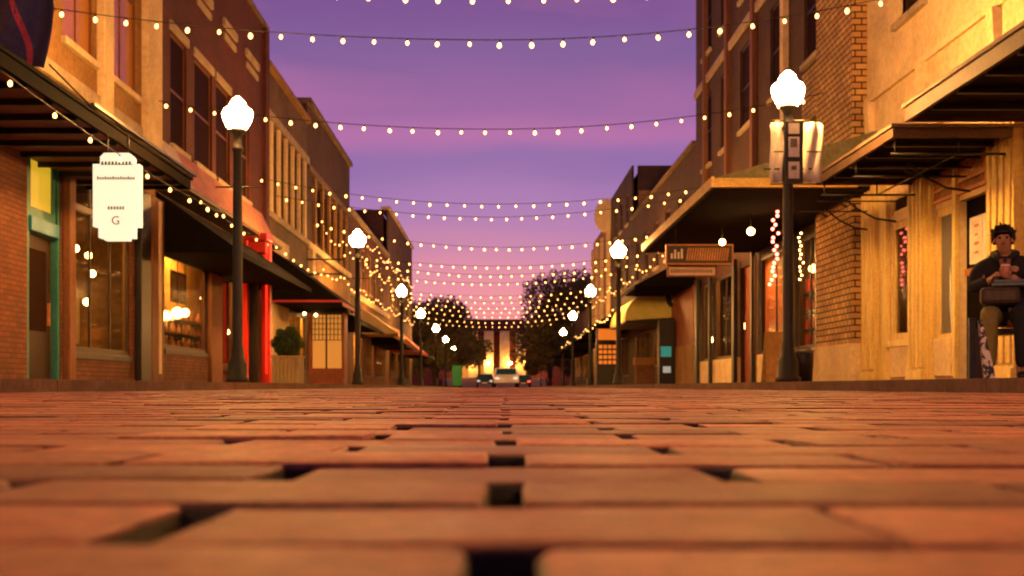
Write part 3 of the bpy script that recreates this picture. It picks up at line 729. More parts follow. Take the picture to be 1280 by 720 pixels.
for y,mt,wd in ((27.6,'black_metal',.25),(31.5,'black_metal',.2),(33.9,'black_metal',.34),(37.7,'black_metal',.2),(40.2,'black_metal',.5),(25.1,'black_metal',.2)):
    MB().box(6.78,6.88,y-wd/2,y+wd/2,.1,3.66).build('column',mt,B,bevel=.015)
for y in (27.75,31.3,34.2,38.0): MB().box(6.84,6.89,y,y+.12,.9,3.5).build('trim','warm_wood',B)
d_ = MB().box(7.11,7.16,31.8,33.8,.12,3.4).build('door','rust_wall',B)
backwall(B, s, q0+2.6, q1-.3, 'rust_wall', 8.4)
MB().prism([(4.0,3.70),(4.0,3.84),(6.99,4.72),(6.99,3.70)], 21.7, 31.8).build('canopy_roof','roof_green',B)
MB().box(3.94,3.995,21.6,31.9,3.66,3.86).box(3.996,6.6,21.6,21.69,3.66,3.83).build('fascia','fascia_yellow',B,bevel=.008)
MB().box(4.0,6.99,21.72,31.78,3.62,3.69).build('soffit','dark_soffit',B)
for i,(x,d,z,r_) in enumerate(((4.9,25.6,3.15,.07),(5.3,24.6,3.25,.08))): pendant(x,d,z,('left','right')[i]+' amber bulb hanging under the yellow-edged canopy on the right', r_, 3.63)
for d,z,l in ((28.8,2.9,'in the middle'),(35.2,1.9,'nearest the hanging sign'),(36.4,1.9,'leftmost')): pendant(7.7,d,z,'orange globe lamp '+l+' behind the glass under the yellow-edged canopy', .1)
added_ceil_light(1, 8.6, 26.4, 'added flat warm ceiling light beside the big brick corner pier', w=.6); added_ceil_light(1, 8.6, 36, 'added flat warm ceiling light behind the glass near the hanging sign', w=1)
def bulb_cluster(pts, name, label, mat, r=.05):
    o = thing(name, pts[0], label, 'string lights')
    MB().tube(pts, .006, 4).build('cable','black_metal',o)
    for p in pts: MB().sphere(p, r, 8).build('bulb',mat,o)
pts = [(5.75+random.uniform(-.08,.08), 24.2+.02*i+random.uniform(-.05,.05), 3.6-.085*i) for i in range(18)]
bulb_cluster(pts, 'red_string_lights', 'cluster of red-pink bulbs hanging in a column left of the right lamp post', 'red_bulb_glow', .035)
pts = [(6.5+random.uniform(-.05,.05), 25.3-.01*i, 3.3-.09*i) for i in range(12)]
bulb_cluster(pts, 'amber_string_lights', 'column of tiny amber bulbs just right of the right lamp post', 'pendant_glow', .018)
# red bottles shelf
sb_ = thing('shelf_unit', (7.7,29,.12), 'dark shelf unit with red boxes behind the glass left of the right lamp', 'shelf')
mb = MB()
for z in (1.0,1.45,1.9,2.35): mb.box(7.6,7.9,27.8,30.8,z-.03,z)
mb.build('shelves','dark_wood',sb_)
for j,z in enumerate((1.0,1.45,1.9,2.35)):
    for i in range(5):
        y = 28+i*.55; b_ = MB().box(-.08,.08,-.12,.12,0,.22+.05*((i+j)%3)).build('gift_box','red_paint'); b_.location = (7.72,y,z+.001)
        tag(b_, 'red box standing on the shelves behind the glass left of the right lamp', 'box', 'red boxes on the shelves')
# hanging signs
def hang_sign(x0,x1,y0,y1,d,name,label,mats,top=3.62):
    a,b,c,e_ = pxX(x0,d),pxX(x1,d),Z(y1,d),Z(y0,d)
    o = thing(name, ((a+b)/2,d,c), label, 'sign')
    MB().box(a,b,d,d+.08,c,e_).build('board',mats[0],o,bevel=.006)
    fr = .03
    MB().box(a-fr,b+fr,d-.02,d+.1,e_+.002,e_+fr).box(a-fr,b+fr,d-.02,d+.1,c-fr,c-.002).box(a-fr,a-.002,d-.02,d+.1,c,e_).box(b+.002,b+fr,d-.02,d+.1,c,e_).build('frame',mats[1],o)
    mb = MB()
    for x in (a+.2,b-.2): mb.tube([(x,d+.04,e_+fr),(x,d+.04,top)],.01)
    mb.build('chain','black_metal',o)
    return o,a,b,c,e_
d = 26.5
o,a,b,c,e_ = hang_sign(834,915,307,329,d,'hanging_sign','dark hanging sign with slanted striped lettering under the yellow-edged canopy',('dark_wood','copper_board'))
mb = MB()
for i in range(17):
    x = a+.42+(b-a-.5)*i/17; mb.add([(x,d-.012,c+.06),(x+.03,d-.012,c+.06),(x+.07,d-.012,e_-.05),(x+.04,d-.012,e_-.05),(x,d-.002,c+.06),(x+.03,d-.002,c+.06),(x+.07,d-.002,e_-.05),(x+.04,d-.002,e_-.05)],[(0,1,2,3),(0,3,7,4),(1,5,6,2),(3,2,6,7),(0,4,5,1)])
mb.build('lettering','copper_board',o)
mb = MB()
for i,hh in enumerate((.12,.2,.15,.22)): x = a+.08+i*.075; mb.box(x,x+.04,d-.012,d-.002,c+.1,c+.1+hh)
mb.build('emblem','pale_board',o)
o,a,b,c,e_ = hang_sign(836,894,333,344,d+.3,'strip_sign','narrow pale sign strip hanging below the dark striped sign',('pale_board','rust_wall'), Z(331,d))
mb = MB()
for i in range(20): x = a+.05+(b-a-.1)*i/20; mb.box(x,x+.026,d+.288,d+.298,c+.05,c+.13)
mb.build('lettering','rust_wall',o)

# --- R3 ----------------------------------------------------------------------
t0, t1 = q1, DL(790)
ops = [(48,52,.9,2.6),(53.5,59,.7,2.6)]+[(44+3.4*i,45.3+3.4*i,5.2,7.2) for i in range(5)]
B = building('rust_brick_building', s, t0, t1, 8.5, 'brown_brick', ops, 'lower brown brick building with yellow awning beyond the tall brick one')
for i in range(5): window(B, s, 7, 44+3.4*i,45.3+3.4*i,5.2,7.2,'warm_wood','dark_glass',1,2,sill='stone')
for a,b,c,e_ in ((48,52,.9,2.6),(53.5,59,.7,2.6)): window(B, s, 7, a,b,c,e_,'dark_wood','clear_glass',3,1,rec=-.02,name='shop_window')
coping(B, s, t0, t1, 8.5, 'dark_stone', .1)
MB().box(6.9,6.997,t0+.05,47.3,1.55,3.6).build('red_panel','rust_wall',B); MB().box(6.87,6.997,t0+.05,47.3,.1,1.547).build('stone_base','tan_plaster',B)
backwall(B, s, t0+.3, t1-.3, 'interior_wall', 8.2); added_ceil_light(1,8.3,50,'added flat warm ceiling light in the shop under the yellow awning'); added_ceil_light(1,8.3,56,'added flat warm ceiling light in the shop beyond the yellow awning')
# curved yellow awning
prof = [(6.98,3.95),(6.98,2.75),(5.1,2.62),(5.1,2.75)]+[(5.1+1.88*(1-math.cos(a)), 2.75+1.2*math.sin(a)) for a in [R(90)*k/7 for k in range(1,7)]]
o = MB().prism(prof, 46.4, 52.5).build('awning','yellow_fabric',B)
MB().box(5.12,6.97,46.44,52.46,2.55,2.6).build('awning_frame','black_metal',o)
em = thing('round_sign', (7.0,46.2,3.6), 'round black sign with pale marks at the near end of the yellow awning', 'sign')
ex, ez, er = pxX(842,46.0), Z(371,46.0), .42
def disc(x,z,r,d0,d1,n=28,m_=0):
    mb = MB(); vs=[]; 
    for d_ in (d0,d1):
        for k in range(n): vs.append((x+r*math.cos(2*math.pi*k/n)*.72,d_,z+r*math.sin(2*math.pi*k/n)))
    return mb.add(vs,[tuple(range(n)),tuple(range(2*n-1,n-1,-1))]+[(i,i+n,(i+1)%n+n,(i+1)%n) for i in range(n)])
disc(ex,ez,er,46.0,46.1).build('board','black_metal',em)
mb = MB()
for k in range(3): a = 2*math.pi*k/3+.5; mb.v += disc(ex+.1*math.cos(a),ez+.17*math.sin(a),.09,45.97,45.998,10).v; n=len(mb.v)-20; mb.f += [tuple(range(n,n+10)),tuple(range(n+19,n+9,-1))]; mb.m += [0,0]; mb.sm += [False,False]
mb.build('emblem','pale_board',em)
# black pillar kiosk with screen
dk = 45.2; xa, xb = pxX(824,dk), pxX(843,dk)
K = thing('ticket_kiosk', ((xa+xb)/2,dk,.1), 'tall black kiosk with teal screen under the yellow awning', 'kiosk')
MB().box(xa,xb,dk,dk+.5,.1,Z(398,dk)).build('body','black_metal',K,bevel=.02)
MB().box(xa+.06,xb-.12,dk-.012,dk-.002,Z(446,dk),Z(433,dk)).build('screen','screen_glow',K)
MB().box(xa+.14,xb-.14,dk-.012,dk-.002,Z(466,dk),Z(458,dk)).build('label_plate','label_glow',K)
MB().box(pxX(793,dk+4),pxX(820,dk+4),dk+4,dk+4.5,Z(456,dk+4),Z(447,dk+4)).build('ledge','tan_plaster',B)
MB().box(pxX(795,dk+4),pxX(818,dk+4),dk+4.05,dk+4.4,.1,Z(456,dk+4)-.003).build('ledge_base','brown_plaster',B)
canopy(B, s, 4.9, t0-6.4+.8, 46.0, 3.62, 3.78, 'black_metal', 'dark_soffit', rods=False) if False else None
awning(B, s, 4.9, t0+.1, 46.2, 4.7, 3.55, 'black_fabric', None, .1)
awning(B, s, 4.75, 53.0, 60.2, 4.2, 3.0, 'black_fabric', None, .15)
# --- R4 ----------------------------------------------------------------------
u0, u1 = t1, 71.5
ops = [(62,69.5,.6,2.7)]+[(62+3*i,63.2+3*i,5.4,7.6) for i in range(3)]+[(62+3*i,63.2+3*i,8.6,10.2) for i in range(3)]
B = building('dark_block_building', s, u0, u1, 11.3, 'dark_brick', ops, 'dark brick block standing highest beyond the rust building on the right')
for i in range(3):
    for z0_,z1_ in ((5.4,7.6),(8.6,10.2)): window(B, s, 7, 62+3*i,63.2+3*i,z0_,z1_,'warm_wood','dark_glass',1,2,sill='stone')
window(B, s, 7, 62,69.5,.6,2.7,'dark_wood','clear_glass',4,1,rec=-.02,name='shop_window'); backwall(B, s, u0+.3, u1-.3); added_ceil_light(1,8.3,66,'added flat warm ceiling light in the ground floor of the dark brick block',w=2)
MB().box(7.35,9.1,u0-.25,u0-.01,9.3,10.0).build('vent_hood','tan_plaster',B)
MB().box(8.95,9.9,u0+.1,u0+3,11.302,11.0+.0+.45).build('chimney','dark_brick',B) if False else None
awning(B, s, 4.7, 61, 71, 3.9, 2.9, 'black_fabric', None, .15)
# --- R5 ----------------------------------------------------------------------
v0, v1 = u1, DL(742)
ops = [(73,82.5,.6,2.7)]+[(73.5+3.6*i,75+3.6*i,5.4,8.0) for i in range(3)]
B = building('yellow_lit_building', s, v0, v1, 10.2, 'tan_plaster', ops, 'yellow-lit plastered building with rounded pale parapet on the right')
for i in range(3): window(B, s, 7, 73.5+3.6*i,75+3.6*i,5.4,8.0,'cream_paint','dark_glass',1,2,sill='stone')
for y in (72,76.2,79.8,83.2): MB().box(6.8,6.998,y,y+.6,3.4,9.6).build('pilaster','cream_plaster',B)
disc(6.75,10.35,.98,v0+.1,v0+.6).build('parapet_roundel','cream_plaster',B)
window(B, s, 7, 73,82.5,.6,2.7,'dark_wood','clear_glass',4,1,rec=-.02,name='shop_window'); backwall(B, s, v0+.3, v1-.3); added_ceil_light(1,8.3,78,'added flat warm ceiling light in the ground floor of the yellow-lit building',w=3)
awning(B, s, 4.7, 72, 83, 3.6, 2.7, 'black_fabric', None, .15)
# --- R6 low shops up to the trees
ops = [(86,94,.6,2.7),(96,103,.6,2.7)]
B = building('low_brick_shop', s, v1, 104, 6.0, 'brown_brick', ops, 'low brown shop with dark awning just before the trees on the right')
for a,b in ((86,94),(96,103)): window(B, s, 7, a,b,.6,2.7,'dark_wood','clear_glass',4,1,rec=-.02,name='shop_window')
backwall(B, s, v1+.3, 103.7); added_ceil_light(1,8.3,90,'added flat warm ceiling light in the near window of the low brown shop',w=3); added_ceil_light(1,8.3,99,'added flat warm ceiling light in the far window of the low brown shop',w=3)
awning(B, s, 4.7, 85, 103, 3.4, 2.5, 'black_fabric', None, .15)
# orange lit menu kiosk facing the camera
dk = 58; xa, xb = pxX(746,dk), pxX(773,dk)
K = thing('lit_menu_case', ((xa+xb)/2,dk,.1), 'dark case with orange lit header and lit lattice left of the second right lamp', 'display case')
MB().box(xa,xb,dk+.02,dk+.6,.1,Z(409,dk)).build('body','black_metal',K)
MB().box(xa+.06,xb-.04,dk-.01,dk+.015,Z(425,dk),Z(411,dk)).build('header_panel','orange_sign_glow',K)
mb = MB()
for i in range(4):
    for j in range(4):
        x = xa+.1+(xb-xa-.15)*i/4; z = Z(455,dk)+(Z(429,dk)-Z(455,dk))*j/4; mb.box(x,x+.17,dk-.01,dk+.015,z,z+.17)
mb.build('lit_squares','orange_sign_glow',K)

# ================================================================ hanging lantern sign, flag, banners
d = 15.9; xa, xb = pxX(116,d), pxX(174,d)
S = thing('lantern_sign', ((xa+xb)/2,d,Z(300,d)), 'white glowing lantern-shaped hanging sign with faint lettering under the left canopy', 'sign')
prof = [(116,205),(116,283),(123,283),(123,297),(130,297),(130,300),(160,300),(160,297),(167,297),(167,283),(174,283),(174,205),(166,205),(166,196),(161,191),(130,191),(125,196),(125,205)]
n = len(prof); vs = [(pxX(x,d),d,Z(y,d)) for x,y in prof]+[(pxX(x,d),d+.16,Z(y,d)) for x,y in prof]
MB().add(vs,[tuple(range(n)),tuple(range(2*n-1,n-1,-1))]+[(i,i+n,(i+1)%n+n,(i+1)%n) for i in range(n)]).build('body','sign_glow',S)
mb = MB()
for i in range(9): x = pxX(127+i*4.3,d); mb.box(x,x+.024,d-.012,d-.002,Z(205.5,d),Z(202,d))
mb.box(pxX(126,d),pxX(166,d),d-.012,d-.001,Z(206.2,d),Z(205.4,d)); mb.build('crest','dark_wood',S)
def text(body, x, y, d, size, mat, parent, name, ext=.004):
    cu = bpy.data.curves.new(name,'FONT'); cu.body = body; cu.size = size; cu.align_x = 'CENTER'; cu.align_y = 'CENTER'; cu.extrude = ext
    o = bpy.data.objects.new(name, cu); col.objects.link(o)
    o.rotation_euler = (R(90),0,0); bpy.context.view_layer.update()
    dg = bpy.context.evaluated_depsgraph_get(); me = bpy.data.meshes.new_from_object(o.evaluated_get(dg)); bpy.data.objects.remove(o)
    me.materials.clear(); me.materials.append(M[mat]); o = bpy.data.objects.new(name, me); col.objects.link(o); o.parent = parent
    o.rotation_euler = (R(90),0,0); o.location = Vector((pxX(x,d),d,Z(y,d)))-origin(parent); return o
mb = MB()
for i in range(15):
    x = pxX(121.5+i*3.2,d); mb.box(x,x+.02,d-.01,d-.002,Z(224.6,d),Z(221.4 if i%3 else 220.6,d))
for i in range(6): x = pxX(135+i*3.6,d); mb.box(x,x+.022,d-.01,d-.002,Z(262,d),Z(258,d))
mb.build('lettering','warm_wood',S)
text('G', 144.5, 276, d-.006, 0.16, 'copper_board', S, 'emblem')
mb = MB()
for x in (132,158): mb.tube([(pxX(x,d),d+.08,Z(191,d)),(pxX(x,d),d+.08,3.42)],.012)
mb.build('hanger','black_metal',S)
# navy banner top-left, above the canopy
fl = thing('flag', (-6.2,14.6,3.7), 'navy flag with a pink stripe hanging above the left canopy in the top left corner', 'flag')
dF = 14.6; nx, nz = 14, 12; V=[]; Fc=[]; mi=[]
for j in range(nz+1):
    for i in range(nx+1):
        u_, v_ = i/nx, j/nz
        x = pxX(-25+82*u_ - 3*v_*0,dF)+(.12*math.sin(v_*3)); z = Z(-60,dF)*(1-v_)+Z(62+26*u_,dF)*v_
        V.append((x, dF+.1*math.sin(u_*9+v_*2), z))
for j in range(nz):
    for i in range(nx):
        a = j*(nx+1)+i; Fc.append((a,a+1,a+nx+2,a+nx+1)); mi.append(0)
mb = MB(); mb.v = V; mb.f = Fc; mb.m = mi; mb.sm = [True]*len(Fc)
o = mb.build('cloth',['navy_fabric','magenta_fabric'],fl); md = o.modifiers.new('thick','SOLIDIFY'); md.thickness = .006
st_ = MB(); vv = []
for k in range(41):
    v_ = k/40
    for w_ in (-.045,.045):
        u_ = .16+.52*v_+.03*math.sin(v_*9)+w_
        vv.append((pxX(-25+82*u_,dF)+.12*math.sin(v_*3), dF+.1*math.sin(u_*9+v_*2)-.012, Z(-60,dF)*(1-v_)+Z(62+26*u_,dF)*v_))
st_.add(vv,[(2*k,2*k+1,2*k+3,2*k+2) for k in range(40)],0,True); st_.build('stripe','magenta_fabric',o)
MB().tube([(-7,dF,5.6),(pxX(-30,dF),dF,6.2)],.02).build('pole','black_metal',fl)

# ================================================================ street lamps
def make_lamp(label):
    o = thing('street_lamp', (0,0,.1), label, 'street lamp', 'street lamps along the two pavements')
    MB().lathe((0,0,.1), [(.17,0),(.17,.06),(.145,.08),(.14,.28),(.10,.36),(.09,.5),(.075,.56),(.072,2.2),(.062,3.35),(.085,3.38),(.085,3.42),(.06,3.46),(.07,3.60),(.11,3.66),(.12,3.696)], 14).build('post','black_metal',o)
    MB().lathe((0,0,.1), [(.13,3.70),(.15,3.72),(.205,3.82),(.225,3.92),(.20,3.97),(.13,4.02),(.10,4.09),(.03,4.16)], 10, smooth=False).build('lantern','lantern_glow',o)
    MB().lathe((0,0,.1), [(.035,4.158),(.02,4.19),(.005,4.2)], 8).build('finial','black_metal',o)
    MB().tube([(-.32,0,2.95),(.32,0,2.95)],.012).build('banner_arm','black_metal',o)
    return o
# (photo x of the post, photo y of the lantern top)
Ls = [(297,118),(447,285),(502,355),(526,385),(545,405),(557,420),(567,432),(573,441)]
Rs = [(985,85),(773,300),(738,355),(716,388),(704,410),(687,436),(676,444)]
ordn = ['nearest','second','third','fourth','fifth','sixth','seventh','eighth']
proto = None
for side,row in (('left',Ls),('right',Rs)):
    for i,(x,y) in enumerate(row):
        d = 4.26*F/(Y0-y)
        lab = f'{ordn[i]} street lamp in the {side} row, black post with glowing white lantern'
        if i == len(row)-1: lab = f'farthest and smallest street lamp in the {side} row, beside the dark trees'
        if side=='right' and i==1: lab = 'second street lamp in the right row, standing before the yellow awning'
        if proto is None: o = proto = make_lamp(lab)
        else: o = copy_tree(proto); o['label'] = lab
        o.location = ((x-X0)/F*d, d, .1); o['_o'] = list(o.location)
        if side=='right' and i==0: RL = (o.location.x, d)
        if i > 1: o.rotation_euler.z = i*1.1
for xx,lab in ((-3.7,'unseen street lamp added beside the photographer on the left pavement'),(3.8,'unseen street lamp added beside the photographer on the right pavement')):
    o = copy_tree(proto); o['label'] = lab; o.location = (xx, 1.6, .1)  # out-of-frame lamps carrying on both rows, added to light the foreground bricks
# banners on right lamp
x0_, d = RL
cB = None
for sd,(xa,xb),lab in ((-1,(963,981),'pale cloth banner on the left side of the nearest right street lamp'),(1,(1004,1028),'pale wider cloth banner on the right side of the nearest right street lamp')):
    o = thing('lamp_banner', (x0_,d,2.7), lab, 'banner', 'banners on the nearest right lamp')
    a,b = pxX(xa,d),pxX(xb,d); zt, zb = Z(153,d), Z(228,d); mb = MB(); n = 8; m_ = 6; V=[];Fc=[]
    for j in range(m_+1):
        for i in range(n+1):
            V.append((a+(b-a)*i/n+.01*math.sin(j), d+.03*math.sin(i*1.3+j*.6), zt+(zb-zt)*j/m_ - (.04 if (j==0 and i in(0,n)) else 0)))
    for j in range(m_):
        for i in range(n): q=j*(n+1)+i; Fc.append((q,q+1,q+n+2,q+n+1))
    mb.add(V,Fc,0,True); c_ = mb.build('cloth','white_fabric',o); md = c_.modifiers.new('thick','SOLIDIFY'); md.thickness=.004
    MB().tube([(x0_,d,zt+.02),(a if sd<0 else b,d,zt+.02)],.01).tube([(x0_,d,zb-.02),(a if sd<0 else b,d,zb-.02)],.01).build('arm','black_metal',o)
    mb = MB().box(a+.03,b-.03,d-.05,d-.046,(zt+zb)/2-.01,(zt+zb)/2+.01); mb.build('fold_line','grey_metal',o)
o = thing('lamp_sign', (x0_,d-.15,2.7), 'black framed sign of three pale panels on the nearest right street lamp', 'sign')
a,b = pxX(981.5,d-.15),pxX(1004,d-.15)
MB().box(a,b,d-.14,d-.1,Z(229,d-.15),Z(152,d-.15)).build('frame','black_metal',o)
for y0_,y1_ in ((154,167),(171,196),(202,223)):
    MB().box(a+.045,b-.05,d-.15,d-.142,Z(y1_,d-.15),Z(y0_,d-.15)).build('panel','white_fabric',o)
mb = MB().box(a+.07,b-.08,d-.156,d-.151,Z(187,d),Z(176,d)); mb.box(a+.08,b-.09,d-.156,d-.151,Z(215,d),Z(210,d)); mb.build('print','grey_metal',o)

# ================================================================ string lights
bm_ = MB(); bm_.lathe((0,0,0), [(.012,.0),(.014,-.035),(.012,-.045)], 6, 1).lathe((0,0,0), [(.012,-.046),(.028,-.065),(.036,-.09),(.030,-.115),(.012,-.132)], 8, 0)
pb = bm_.build('bulb',['bulb_glow','black_metal']); bulb_me = pb.data; bpy.data.objects.remove(pb)
def string(pts, spacing, label, group, start=.2, bs=1.0):
    o = thing('string_lights', pts[0], label, 'string lights', group)
    MB().tube(pts, .008, 4).build('cable','black_metal',o)
    P_ = [Vector(p) for p in pts]; nxt = start; acc = 0; o0 = Vector(pts[0])
    for a,b in zip(P_,P_[1:]):
        L = (b-a).length
        while nxt <= acc+L:
            p = a.lerp(b,(nxt-acc)/L); c_ = bpy.data.objects.new('bulb', bulb_me); col.objects.link(c_); c_.parent = o; c_.location = p-o0; c_.rotation_euler = (random.uniform(-.2,.2),random.uniform(-.2,.2),0); c_.scale = (bs*.92*random.uniform(.85,1.12),)*3
            nxt += spacing*random.uniform(.95,1.05)
        acc += L
def cross(yc, zc, label, dl=0, dr=0, rl=.55, rr=.75, sp=.5, bs=1.0):
    d = (zc-HC)*F/(Y0-yc); pts = []
    for i in range(25):
        t = -1+2*i/24; x = 7.0*t; z = zc+.09+(rl if t<0 else rr)*t*t+.05*0; pts.append((x*.999, d+(dl if t<0 else dr)*abs(t), z))
    string(pts, sp, label, 'bulb strings crossing the street', random.uniform(.1,.4), bs)
rows = [(3,5.55,.8,.7),(57,5.45,.5,.85),(167,5.2,.6,.8),(259,5.4,.75,.6),(275,5.45,.6,.7),(312,5.4,.9,.7),(335,5.4,.6,.7),(346,5.3,.8,.5),(356,5.5,.6,.6),
        (372,5.4,.5,.6),(386,5.4,.6,.7),(379,5.5,.5,.6),(391,5.3,.6,.6),(397,5.3,.7,.5),(404,5.4,.6,.6),(409,5.5,.5,.5)]
rows.sort()
on = ['topmost','second','third','fourth','fifth','sixth','seventh','eighth','ninth','tenth','eleventh','twelfth','thirteenth','fourteenth','fifteenth','lowest']
for i,(y,z,a,b) in enumerate(rows):
    cross(y, z, f'{on[i]} string of warm bulbs across the sky, counted from the top', random.uniform(-1,1)*(i>2), random.uniform(-1,1)*(i>2), a, b, .5 if i<9 else .6, 1.0 if i<5 else 1.15)
# facade garlands
def garland(s, X, d0, d1, z0, z1, sag, label, sp, bs=.8):
    pts = []; n = 36; spans = max(1,int((d1-d0)/7))
    for i in range(n+1):
        t = i/n; ph = (t*spans)%1; pts.append((s*X, d0+(d1-d0)*t, z0+(z1-z0)*t-sag*4*ph*(1-ph)))
    string(pts, sp, label, 'bulb strings along the facades', .3, bs)
garland(-1, 5.0, 12, 22, 3.25, 3.25, .12, 'string of bulbs under the nearest left canopy', 1.2)
garland(-1, 6.2, 24.8, 44, 4.0, 4.2, .15, 'string of bulbs along the copper sign band and the tan building', 1.5)
garland(-1, 6.7, 45, 100, 5.0, 5.6, .5, 'lower string of bulbs along the far left facades', 1.3)
garland(-1, 6.7, 46, 98, 6.6, 7.4, .6, 'middle string of bulbs along the far left facades', 1.3)
garland(-1, 6.7, 60, 100, 8.0, 8.8, .6, 'highest string of bulbs along the far left facades', 1.3)
garland(1, 6.7, 42, 84, 5.6, 6.0, .5, 'string of bulbs along the far right facades', 1.3)
garland(1, 4.7, 47, 84, 3.2, 3.0, .3, 'string of bulbs along the edge of the far right awnings', 1.2)

# ================================================================ trees
def tree(x, d, h, crown_r, label, n=9000, seed=1):
    random.seed(seed)
    o = thing('tree', (x,d,0), label, 'tree', 'dark trees at the end of the street')
    mb = MB(); th = h*.38
    mb.tube([(x,d,-.05),(x+.05,d,th*.5),(x-.05,d,th)],[.3,.24,.2],8)
    cs = []
    for k in range(14):
        a = k*2.4; el = random.uniform(.1,1.2); L = crown_r*random.uniform(.45,.95)
        p = Vector((x+L*math.cos(a)*math.cos(el)*1.05, d+L*math.sin(a)*math.cos(el), th+ (h-th)*.42 + (h-th)*.5*math.sin(el)*random.uniform(.3,.95)-.6))
        mb.tube([(x,d,th*.9),(Vector((x,d,th))*.5+p*.5),p],[.14,.08,.03],5); cs.append((tuple(p),crown_r*random.uniform(.28,.45)))
    for k in range(7):
        a = k*.9; p = (x+crown_r*.75*math.cos(a), d+crown_r*.7*math.sin(a), th+random.uniform(-.3,1.2)); cs.append((p,crown_r*.34))
    cs.append(((x,d,h-crown_r*.4),crown_r*.38)); cs.append(((x,d,th+(h-th)*.45),crown_r*.6))
    mb.build('trunk','bark',o)
    leaf_cloud(cs, n, .16, 'crown','leaf',o,.85)
tree(7.4,108,11.2,4.9,'largest dark tree, right side, reaching highest beyond the right shops',12000,3)
tree(6.0,128,9.2,4.2,'dark tree right of the distant lit hall, behind the largest tree',9000,4)
tree(12.5,118,10.2,4.5,'dark tree right of the largest one, partly behind the shops',9000,5)
tree(-5.6,116,9.3,4.3,'dark rounded tree just past the last building on the left',9000,6)
tree(-3.9,135,7.6,2.9,'dark tree left of the distant lit hall',9000,8)
tree(-9.5,122,10.0,4.3,'taller dark tree farther back on the left',9000,9)
tree(5.2,112,5.0,2.4,'small dark tree right of the light car, low by the lamps',7000,11)
tree(-5.6,110,4.8,2.2,'small dark tree left of the distant hall, low by the lamps',7000,12)
random.seed(21)

# ================================================================ distant hall
dh = 210.0
H = thing('distant_hall', (0,dh,0), 'distant lit hall with columns and steps closing the end of the street', 'building')
MB().box(-16,16,dh+4,dh+18,0,Z(412,dh)-.3).build('wall','rust_wall',H)
MB().box(-16.5,16.5,dh+2.5,dh+18.4,Z(412,dh)-.29,Z(403,dh)).build('cornice','terracotta',H)
MB().prism([(-6,Z(403,dh)+.01),(6,Z(403,dh)+.01),(5,Z(398,dh)),(-5,Z(398,dh))],dh+3,dh+17).build('roof','terracotta',H)
for x0_,x1_ in ((605,617),(625,637),(645,657),(585,597)):
    xa, xb = pxX(x0_,dh),pxX(x1_,dh); MB().box(xa,xb,dh+1,dh+2.2,1.6,Z(413,dh)-.02).build('column','cream_plaster',H,bevel=.1)
for i in range(8): MB().box(-9,9,dh-4+.6*i,dh+4,.2*i,.2*(i+1)-.003).build('step','stone',H)
for x in (-5,-1.7,1.7,5): MB().box(x-.8,x+.8,dh+3.9,dh+3.99,1.65,4.6).build('window','window_glow',H)
for i,x in enumerate((-4.5,-1.2,2.9,6.2)):  # globes added to light the columns of the hall
    o = thing('added_wall_lamp',(x,dh+.8,4.2),('leftmost','second','third','rightmost')[i]+' added lamp lighting the columns of the distant hall','lamp','added lamps on the distant hall')
    MB().sphere((x,dh+.3,4.2),.17,8).build('globe','lantern_glow',o); MB().box(x-.05,x+.05,dh+.8,dh+1,3.7,3.9).build('bracket','black_metal',o)

# ================================================================ cars, bin
def make_car(name, x, d, paint, label, rear=False, h=1.45):
    o = thing(name, (x,d,0), label, 'car', 'cars at the end of the street')
    W = .9
    prof = [(-.0,.3),(0,.62),(.12,.78),(1.2,.92),(1.75,1.38),(3.1,1.42),(3.9,1.0),(4.4,.95),(4.45,.35)]
    V=[];n=len(prof)
    for sx_,ins in ((-1,0),(1,0)):
        for y,z in prof: V.append((x+sx_*(W-(.14 if z>1.1 else 0)),d+y,z))
    MB().add(V,[tuple(range(n-1,-1,-1)),tuple(range(n,2*n))]+[(i,(i+1)%n,(i+1)%n+n,i+n) for i in range(n)]).build('body',paint,o,bevel=.05)
    MB().add([(x-.74,d+1.18,.93),(x+.74,d+1.18,.93),(x+.66,d+1.66,1.34),(x-.66,d+1.66,1.34)],[(0,1,2,3)]).build('windscreen','car_glass',o)
    for sx_ in (-1,1):
        MB().box(x+sx_*.5,x+sx_*.8,d-.02,d+.1,.58,.72).build('taillight' if rear else 'headlight','taillight_glow' if rear else 'headlight_glow',o)
        for y in (.85,3.6):
            mb = MB(); vs=[]; n=16
            for xx in (x+sx_*(W-.18),x+sx_*(W+.01)):
                for k in range(n): vs.append((xx,d+y+.33*math.cos(2*math.pi*k/n),.33+.33*math.sin(2*math.pi*k/n)))
            mb.add(vs,[tuple(range(n)),tuple(range(2*n-1,n-1,-1))]+[(i,i+n,(i+1)%n+n,(i+1)%n) for i in range(n)]).build('wheel','rubber',o)
    MB().box(x-.3,x+.3,d-.03,d-.01,.38,.5).build('number_plate','white_paint',o)
    for sx_ in (-1,1): MB().box(x+sx_*.86,x+sx_*1.02,d+1.3,d+1.42,.92,1.05).build('mirror',paint,o)
make_car('parked_car', pxX(633,84), 84, 'car_white', 'pale car with dark teal windscreen in the middle of the street end')
make_car('parked_car', pxX(606,125), 125, 'car_dark', 'dark car with white headlights left of the pale car')
make_car('parked_car', pxX(654,135), 135, 'car_dark', 'dark car with red lamps right of the pale car', True)
dg = 72; xa, xb = pxX(565,dg), pxX(577,dg)
o = thing('utility_cabinet', ((xa+xb)/2,dg,.1), 'bright green upright cabinet on the left pavement among the far lamps', 'cabinet')
MB().box(xa,xb,dg,dg+.5,.1,Z(458,dg)).build('body','green_paint',o,bevel=.02); MB().box(xa+.04,xb-.04,dg-.015,dg-.003,.25,Z(458,dg)-.15).build('door','green_paint',o,bevel=.005)
